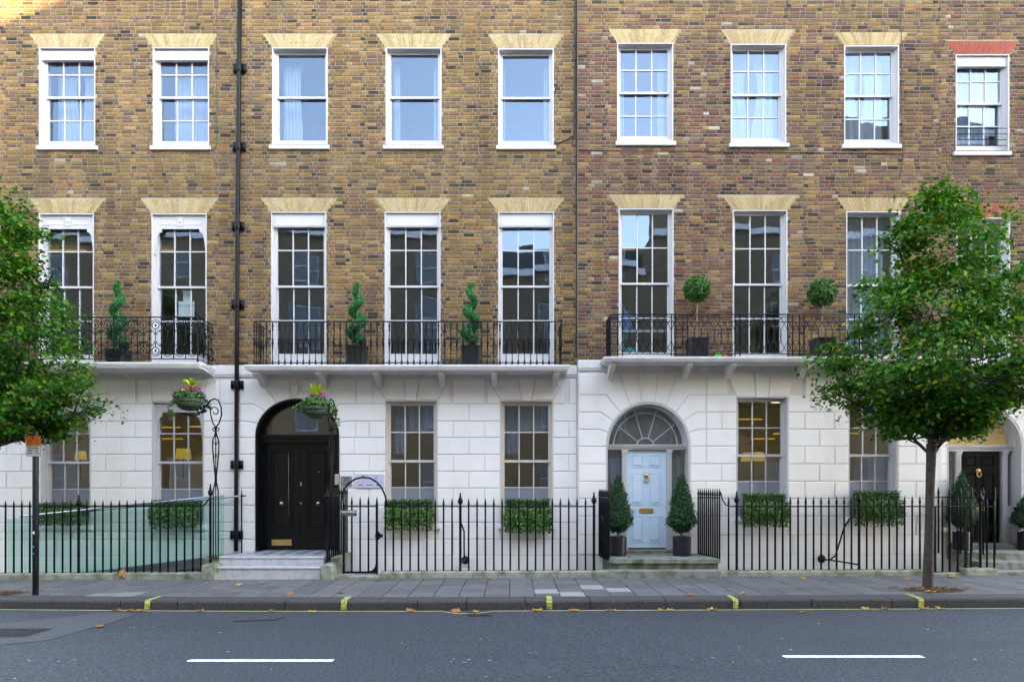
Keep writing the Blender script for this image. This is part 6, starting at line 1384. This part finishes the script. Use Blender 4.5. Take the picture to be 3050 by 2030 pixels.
# ------------------------------------------------------------------ plaques by the black door
def plate(name, ox, x0, x1, y0, y1, label, m, rim):
    y = YF - .036; a, b, c, d = X(x0, y), X(x1, y), Z(y1, y), Z(y0, y); t = MB().box(a, b, y - .008, y + .025, c, d).solo(name, rim, ((a + b) / 2, y, c), label, 'plaque'); MB().box(a + .008, b - .008, y - .010, y - .008, c + .008, d - .008).part('plate_face', m, t); return t, a, b, c, d, y - .011
t, a, b, c, d, y = plate('number_plaque', 0, 600 + 958 / K, 600 + 1030 / K, 1100 + 732 / K, 1100 + 797 / K, 'grey number plaque reading 30 beside the black door', 'plaque_grey', 'slab_dark')
text('30', .125, (a + b) / 2, y, c + .085, 'sign_black', t); text('PLACE', .048, (a + b) / 2, y, c + .025, 'sign_black', t)
t, a, b, c, d, y = plate('name_plaque', 0, 600 + 1060 / K, 600 + 1252 / K, 1100 + 717 / K, 1100 + 812 / K, 'lilac company name plaque behind the hoop of the deliveries gate', 'plaque_lilac', 'white_paint')
w, h = b - a, d - c; MB().box(a + .01, b - .01, y - .0005, y, c + h * .40, c + h * .41).part('divider', 'plaque_blue', t)
q = MB().box(a + w * .2, a + w * .25, y - .0006, y, c + h * .84, c + h * .93).box(a + w * .29, a + w * .40, y - .0006, y, c + h * .86, c + h * .89); q.ring((a + w * .3, c + h * .72), w * .065, .004, y, 16, PI, 2 * PI).lathe([(w * .022, 0), (w * .022, .0006)], a + w * .275, y, c + h * .89, 10, 'y').box(a + w * .24, a + w * .36, y - .0006, y, c + h * .68, c + h * .71); q.part('crest', 'plaque_teal', t)
q = MB().prism([(a + w * .64, c + h * .70), (a + w * .74, c + h * .84), (a + w * .70, c + h * .70)], y - .0006, y)
for u, v in ((.73, .82), (.76, .77), (.74, .72), (.78, .72), (.75, .86)): q.lathe([(.008, 0), (.008, .0006)], a + w * u, y, c + h * v, 8, 'y')
q.box(a + w * .66, a + w * .78, y - .0006, y, c + h * .57, c + h * .62); q.part('emblem', 'plaque_plum', t)
for u0, u1, m in ((.08, .26, 'plaque_plum'), (.37, .62, 'plaque_blue'), (.73, .9, 'sign_black')): MB().box(a + w * u0, a + w * u1, y - .0006, y, c + h * .17, c + h * .25).part('small_print', m, t)
# ------------------------------------------------------------------ drainpipe and cables
yq = YF - .075; dp = thing('drainpipe', (X(706, yq), yq, .4), 'tall black cast iron drainpipe between the two yellow brick houses', 'drainpipe')
pts = [(714, -30), (712, 200), (710, 436), (707, 670), (706, 905), (705, 1145), (704, 1383), (703, 1592), (703, 1640)]
MB().tube([(X(a, yq), yq, Z(b, yq)) for a, b in pts], .043, 12).part('pipe', 'black_iron', dp, True)
for a, b in ((712, 202), (710, 436), (707, 672), (706, 905), (705, 1145), (704, 1383), (703, 1592)):
    x, z = X(a, yq), Z(b, yq); h = .085
    q = MB().lathe([(.05, -h), (.056, -h + .01), (.056, h - .01), (.05, h)], x, yq, z, 12); q.box(x - .125, x - .05, YF - .07, YF - .016, z - h, z + h).box(x + .05, x + .125, YF - .07, YF - .016, z - h, z + h)
    for s in (-1, 1): q.lathe([(.012, 0), (.01, .015)], x + s * .09, YF - .07, z, 6, 'y')
    q.part('collar', 'black_iron', dp, True)
def cable(label, px_, y, r=.008): P = [(X(a, y), y, Z(b, y)) for a, b in px_]; return MB().tube(P, r, 5).solo('cable', 'cable', P[0], label, 'cable')
cable('thin cable down the left house beside its second upper window', [(647, -20), (646, 100), (646, 420), (643, 440), (638, 444)], YF - .018, .006)
cable('cable bundle in the brick corner left of the blue-door house', [(1711, -20), (1712, 200), (1711, 380), (1709, 405), (1690, 415), (1670, 424), (1652, 428)], YF - .03, .012)
cable('dark cable down the seam between the yellow and brown houses', [(1717, -20), (1717, 300), (1716, 560), (1717, 800), (1716, 1060)], YF - .02, .012)
cable('thin black cable along the brown brick under the upper sills', [(1722, 447), (1900, 450), (2100, 452), (2300, 453), (2480, 456), (2690, 458)], YP - .02, .006)
cable('thin black cable down the brown brick near the right-hand house', [(2684, -20), (2686, 200), (2688, 400), (2690, 470), (2685, 500), (2684, 525)], YP - .02, .006)
cable('short black cable end high on the blue-door house', [(2346, -20), (2345, 33)], YP - .02, .006); cable('short black cable hanging high between the two right windows', [(2510, -20), (2513, 15), (2518, 35)], YP - .02, .006)
# ------------------------------------------------------------------ things seen through the windows and on the balconies
def inside(name, label, cat, mb, m, loc, smooth=False): return mb.solo(name, m, loc, label, cat, None, None, smooth)
y = 14.5; x0, x1, z0, z1 = X(1225 / K, y), X(1335 / K, y), Z(550 + 905 / K, y), Z(550 + 800 / K, y)
pp = MB().box(x0, x1, y, y + .004, z0, z1).box(x0 + .1, x1 - .06, y, y + .004, z1, z1 + .22).solo('paper_poster', 'paper', ((x0 + x1) / 2, y, z0), 'white paper notice taped inside the left house balcony window', 'poster')
text('PALMEIRAS', .07, (x0 + x1) / 2, y - .002, z1 - .12, 'plaque_teal', pp)
y = 14.9; x = X(1500 + 860 / K, y); z = zt3 - .1
q = MB(); q.lathe([(.16, 0), (.2, .1), (.22, .3), (.19, .42)], x, y, z + .12, 10); inside('teal_bag', 'teal bag behind the first balcony window of the blue-door house', 'bag', q, 'teal', (x, y, z + .12), True)
x = X(1500 + 845 / K, 15.2); inside('water_bottle', 'blue water bottle behind the first balcony window of the blue-door house', 'bottle', MB().lathe([(.13, 0), (.135, .05), (.125, .12), (.135, .2), (.12, .32), (.05, .4), (.05, .46)], x, 15.2, 5.12, 12), 'sky_blue', (x, 15.2, 5.12), True)
ds = thing('desk', (X(1975, 15.3), 15.3, 4.12), 'white desk behind the first balcony window of the blue-door house', 'desk'); xx = X(1960, 15.3); MB().box(xx - .9, xx + .5, 15.0, 15.7, 5.07, 5.12).part('desk_top', 'paper', ds)
for u in (-.86, .42): MB().box(xx + u, xx + u + .05, 15.05, 15.65, 4.12, 5.07).part('leg', 'paper', ds)
ty = thing('plastic_toy', (X(2147, 13.55), 13.55, zt3), 'small green and red plastic object on the blue-door balcony floor', 'toy'); xx = X(2145, 13.55)
MB().lathe([(.07, 0), (.075, .05), (.05, .09)], xx - .04, 13.55, zt3, 10).part('green_half', 'lime_plastic', ty, True); MB().lathe([(.045, 0), (.05, .05), (.03, .085)], xx + .09, 13.55, zt3, 10).part('red_half', 'red_plastic', ty, True)
# ------------------------------------------------------------------ houses across the street, behind the camera, seen in the panes
YO = -3.5
def opposite(x0, x1, h, label, sun_cut=None):
    full = h; h = HL if sun_cut else h
    t = thing('opposite_house', ((x0 + x1) / 2, YO, 0), label, 'house', 'houses across the street'); ho = []; n = 3; w = (x1 - x0) / n
    for k in range(n):
        for zb, zt in ((.9, 3.0), (4.3, 7.2), (8.3, 10.3), (11.2, 12.6)): ho.append((x0 + w * (k + .5) - .55, x0 + w * (k + .5) + .55, zb, zt))
    boxes_with_holes(MB(), x0, x1, 3.9, h - 1.0, ho, YO - .3, YO).part('wall', 'far_brick', t); boxes_with_holes(MB(), x0, x1, -.1, 3.9, ho, YO - .3, YO).part('lower_wall', 'far_brick', t)
    MB().box(x0, x1, YO, YO + .22, h - 1.3, h - 1.0).part('cornice', 'stucco', t)
    for a, b, c, d in ho:
        f = MB().box(a, b, YO - .1, YO - .06, d - .07, d).box(a, b, YO - .1, YO - .06, c, c + .07).box(a, a + .06, YO - .1, YO - .06, c + .07, d - .07).box(b - .06, b, YO - .1, YO - .06, c + .07, d - .07).box(a + .06, b - .06, YO - .1, YO - .06, (c + d) / 2 - .03, (c + d) / 2 + .03).part('window', 'white_paint', t)
        MB().box(a + .06, b - .06, YO - .09, YO - .085, c + .07, d - .07).part('pane', 'dark_glass', f)
    if sun_cut is None: prof = [(x0, h - 1.0), (x1, h - 1.0), (x1, h), (x0, h)]
    else: prof = sun_cut
    MB().prism(prof, YO - (7 if sun_cut is None else .9), YO - .6).part('roof' if sun_cut is None else 'sun_cut_wall', 'slate' if sun_cut is None else 'far_brick', t)  # sloped wall is added unseen, kept thin to let the sun patch through
    MB().box(x0, x1, YO - 7, YO - .3, -.1, h - 1.0 - .002).part('house_body', 'far_brick', t)
    return t
dx = SUN.x / -SUN.y; dzz = SUN.z / -SUN.y                              # shift of a shadow edge per metre across the street
LD = YF - (YO - .6); gx = lambda px_: X(px_, YF) + dx * LD; gz = lambda py_: Z(py_, YF) + dzz * LD
HO = gz(-70); HL = 14.6                                              # ridge of the tall houses that shade the street, and of the lower ones
cutx0, cutz0, cutx1, cutz1 = gx(185), gz(-3), gx(-10), gz(80)
sl = (cutz0 - cutz1) / (cutx0 - cutx1)
xa, xb = cutx1 - 6, cutx0 + (HO - cutz0) / sl
lx = cutx1 - (cutz1 - HL) / sl
opposite(xa, xb + 4, HO, 'brick terrace house across the street with an unseen sloped wall added to shape the sun patch', [(xa, HL - 1.0), (xb + 4, HL - 1.0), (xb + 4, HO), (xb, HO), (max(lx, xa), max(HL, cutz1 - sl * (cutx1 - max(lx, xa)))), (xa, HL)])
x = xb + 4
for lab in ('tall brick terrace house across the street, beyond the added sloped wall', 'tall brick terrace house across the street, farthest right'): opposite(x, x + 12, HO, lab); x += 12
w = (xa + 46) / 6
for k, lab in enumerate(('farthest left', 'second from the left end', 'third from the left end', 'facing the black double door', 'facing the blue door', 'next to the added sloped wall')): opposite(-46 + w * k, -46 + w * (k + 1), 12.9 if k == 5 else HL, 'lower brick terrace house across the street, ' + lab)
